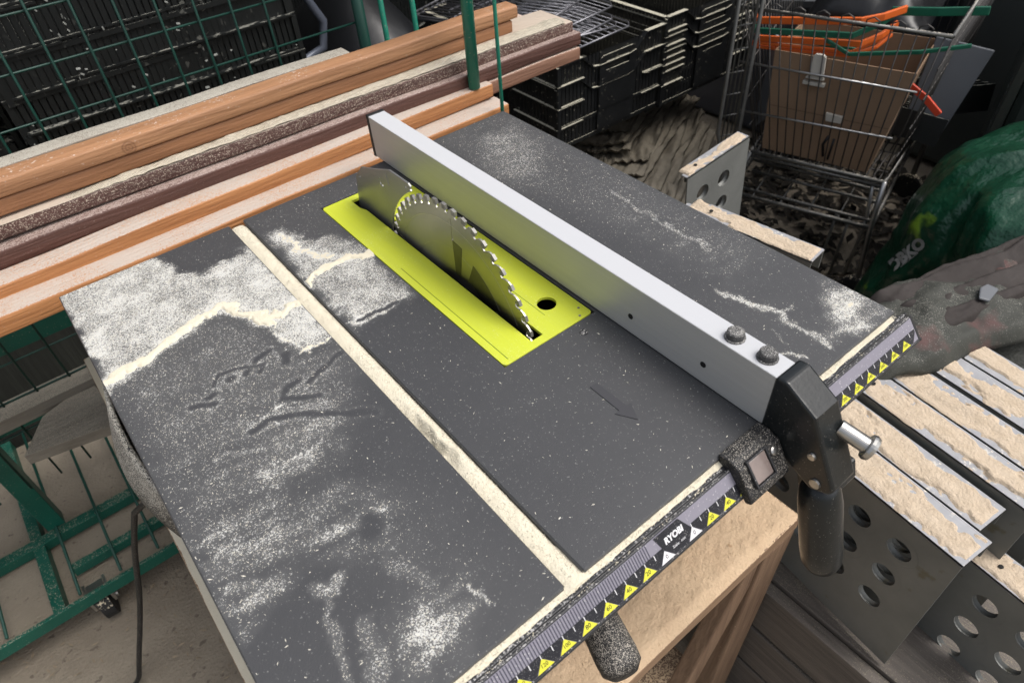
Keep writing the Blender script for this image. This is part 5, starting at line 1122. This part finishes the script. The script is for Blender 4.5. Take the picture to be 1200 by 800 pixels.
# lettering printed on the sack, wrapped onto its folds
bvh = BVHTree.FromPolygons([v.co for v in bag.data.vertices], [tuple(p.vertices) for p in bag.data.polygons])
def print_on(txt, size, centre, right, upv, look, nm, bold):
    C0 = Vector(centre); r_ = Vector(right).normalized(); u_ = Vector(upv).normalized(); L0 = Vector(look).normalized()
    def fn(u, v, t):
        p = C0+r_*u+u_*v-L0*.5; hit = bvh.ray_cast(p, L0, 2.0)
        q = hit[0] if hit[0] is not None else C0+r_*u+u_*v
        return tuple(q-L0*(.003+t))
    return text_mesh(txt, size, fn, nm, M['bag_print'], bag, bold=bold, thick=.0004)
_r, _u, _f = Vector((.776,-.628,-.057)), Vector((.469,.514,.719)), Vector((.4225,.584,-.693))
ang = math.radians(38); rr_ = _r*math.cos(ang)+_u*math.sin(ang); uu_ = -_r*math.sin(ang)+_u*math.cos(ang)
look = Vector((.790,.247,-.5415)).normalized()
print_on('DBKO', .034, (1.085,.337,.617), rr_, uu_, look, 'lettering', .0022)
b = MB()
for k in range(13):
    u = -.022+.0040*k; q_ = []
    for du, dv in ((0,0),(.0026,0),(.0026,.0035*(.5+.5*((k*7)%5)/4)),(0,.0035*(.5+.5*((k*3)%5)/4))):
        p = Vector((1.092,.330,.598))+rr_*(u+du)+uu_*dv-look*.5; hit = bvh.ray_cast(p, look, 2.0); q_.append(tuple((hit[0] if hit[0] is not None else p+look*.5)-look*.003))
    b.add(q_, [(0,1,2,3)])
b.build('small_print', M['bag_print'], bag, fix=False)['kind'] = 'stuff'
# ------------------------------------------------------------------ YARD BACKGROUND
b = MB()
for k in range(34):
    x = -2.6+k*.18; b.box((x,3.35+.008*(k%2),0),(x+.176,3.375+.008*(k%2),2.3))
b.box((-2.6,3.385,0),(3.6,3.40,2.3)); o = b.build('shed_wall', M['w_dark']); tag(o, 'dark boarded shed wall closing the back of the yard', 'wall')
b = MB(); 
for k in range(26):
    y = -.9+k*.18; b.box((3.60+.008*(k%2),y,0),(3.625+.008*(k%2),y+.176,2.3))
o = b.build('shed_wall', M['w_dark']); tag(o, 'dark boarded wall at the right side of the yard', 'wall')
def roof_obj():  # out-of-view roof, added to darken the back of the yard
    r_ = empty('added_shade_roof', (.6,2.6,2.2), 'unseen corrugated roof added to shade the stored crates at the back', 'roof')
    b = MB(); b.grid(240, 2, lambda u, v: (-2.7+6.4*u, 1.78+1.75*v, 2.08+.25*v+.012*math.sin(u*6.4*2*PI/.076))); b.build('sheet', M['wire_grey'], r_, smooth=True, fix=False, solid=.002)
    for x in (-2.5,.2,3.3): b = MB(); b.box((x,1.84,0),(x+.07,1.91,2.04)); b.build('post', M['w_dark'], r_)
    b = MB(); b.box((-2.7,1.84,2.02),(3.7,1.91,2.06)); b.build('beam', M['w_dark'], r_)
ROOF and roof_obj()

b = MB(); b.box((.555,1.70,0),(.605,1.74,1.40)); o = b.build('grey_post', M['blue_grey'], bevel=.003); tag(o, 'grey square steel post behind the green mesh', 'post')
b = MB(); b.tube([(.69,1.72,1.3),(.685,1.715,.96),(.700,1.705,.84),(.73,1.70,.775),(.715,1.70,.715),(.66,1.70,.70),(.60,1.70,.745)],.0105,12); o = b.build('bent_tube', M['blue_grey'], smooth=True); tag(o, 'bent grey steel tube hanging behind the green mesh', 'tube')
b = MB(); b.box((.455,1.605,.30),(.500,1.625,.70)); o = b.build('tan_slat', M['w_tan_dark']); tag(o, 'tan wooden slat behind the green mesh', 'slat')
b = MB(); b.box((.385,1.605,.25),(.425,1.625,.69)); o = b.build('grey_plank', M['blue_grey']); tag(o, 'blue-grey plank beside the tan slat behind the mesh', 'plank')
# covered dark drum behind the mesh, its curved lid catching light
b = MB(); b.lathe((1.05,2.15,.35),(.15,-.1,1),[(0,.30),(.40,.31),(.46,.30),(.50,.25),(.52,0)],40)
b = MB(); b.grid(40,30,lambda u,v: (.72+.36*u, 1.62+.55*v, .52+.28*math.sin(PI*min(1,.15+u*.8))*math.sin(PI*min(1,.2+.7*v))+.01*mnoise.noise(Vector((u*5,v*5,1)))))
o = b.build('dark_cover', M['dark_film'], smooth=True, solid=.006); tag(o, 'dark curved plastic cover behind the green corner post', 'cover')
# right side: machine body and panels beyond the trolley
b = MB(); b.box((2.30,1.05,0),(3.2,1.9,.52)); o = b.build('grey_cabinet', M['blue_grey'], bevel=.02); tag(o, 'blue-grey cabinet beyond the shopping trolley', 'cabinet')
sheet('pale_panel', [(1.95,.95,.66),(2.45,.80,.70),(2.60,1.15,.60),(2.10,1.30,.55)], M['pale_sheet'], 'pale grey panel lying behind the shopping trolley', 'panel', .02)
b = MB(); b.box((2.55,.55,.0),(3.15,.95,.86)); o = b.build('cream_locker', M['cream_paint'], bevel=.02); tag(o, 'cream painted locker top at the upper right', 'locker')
# ventilated dark panel leaning right of the trolley
b = MB(); hs = [[(.05+i*.045+(j%2)*.0,.06+j*.05),(.078+i*.045,.06+j*.05),(.078+i*.045,.088+j*.05),(.05+i*.045,.088+j*.05)] for i in range(2) for j in range(9)]
M['pg'] = mat('panel_green_grey', (.065,.08,.072), .5, nscale=5)
b.prism([(0,0),(.34,0),(.34,.60),(0,.60)], lambda u,v,t: (1.92+u*.9-v*.10+t*.2, .52+u*.30+t-v*.05, .10+v), 0, .02, hs); o = b.build('vented_panel', M['pg']); tag(o, 'grey-green panel with rows of square vents behind the green sack', 'panel')
b = MB(); b.box((2.05,.20,0),(3.0,.55,.70)); o = b.build('grey_bin', M['pg'], bevel=.03); tag(o, 'grey-green bin standing behind the green sack', 'bin')
# front-left lens edge continuation: more of the yard
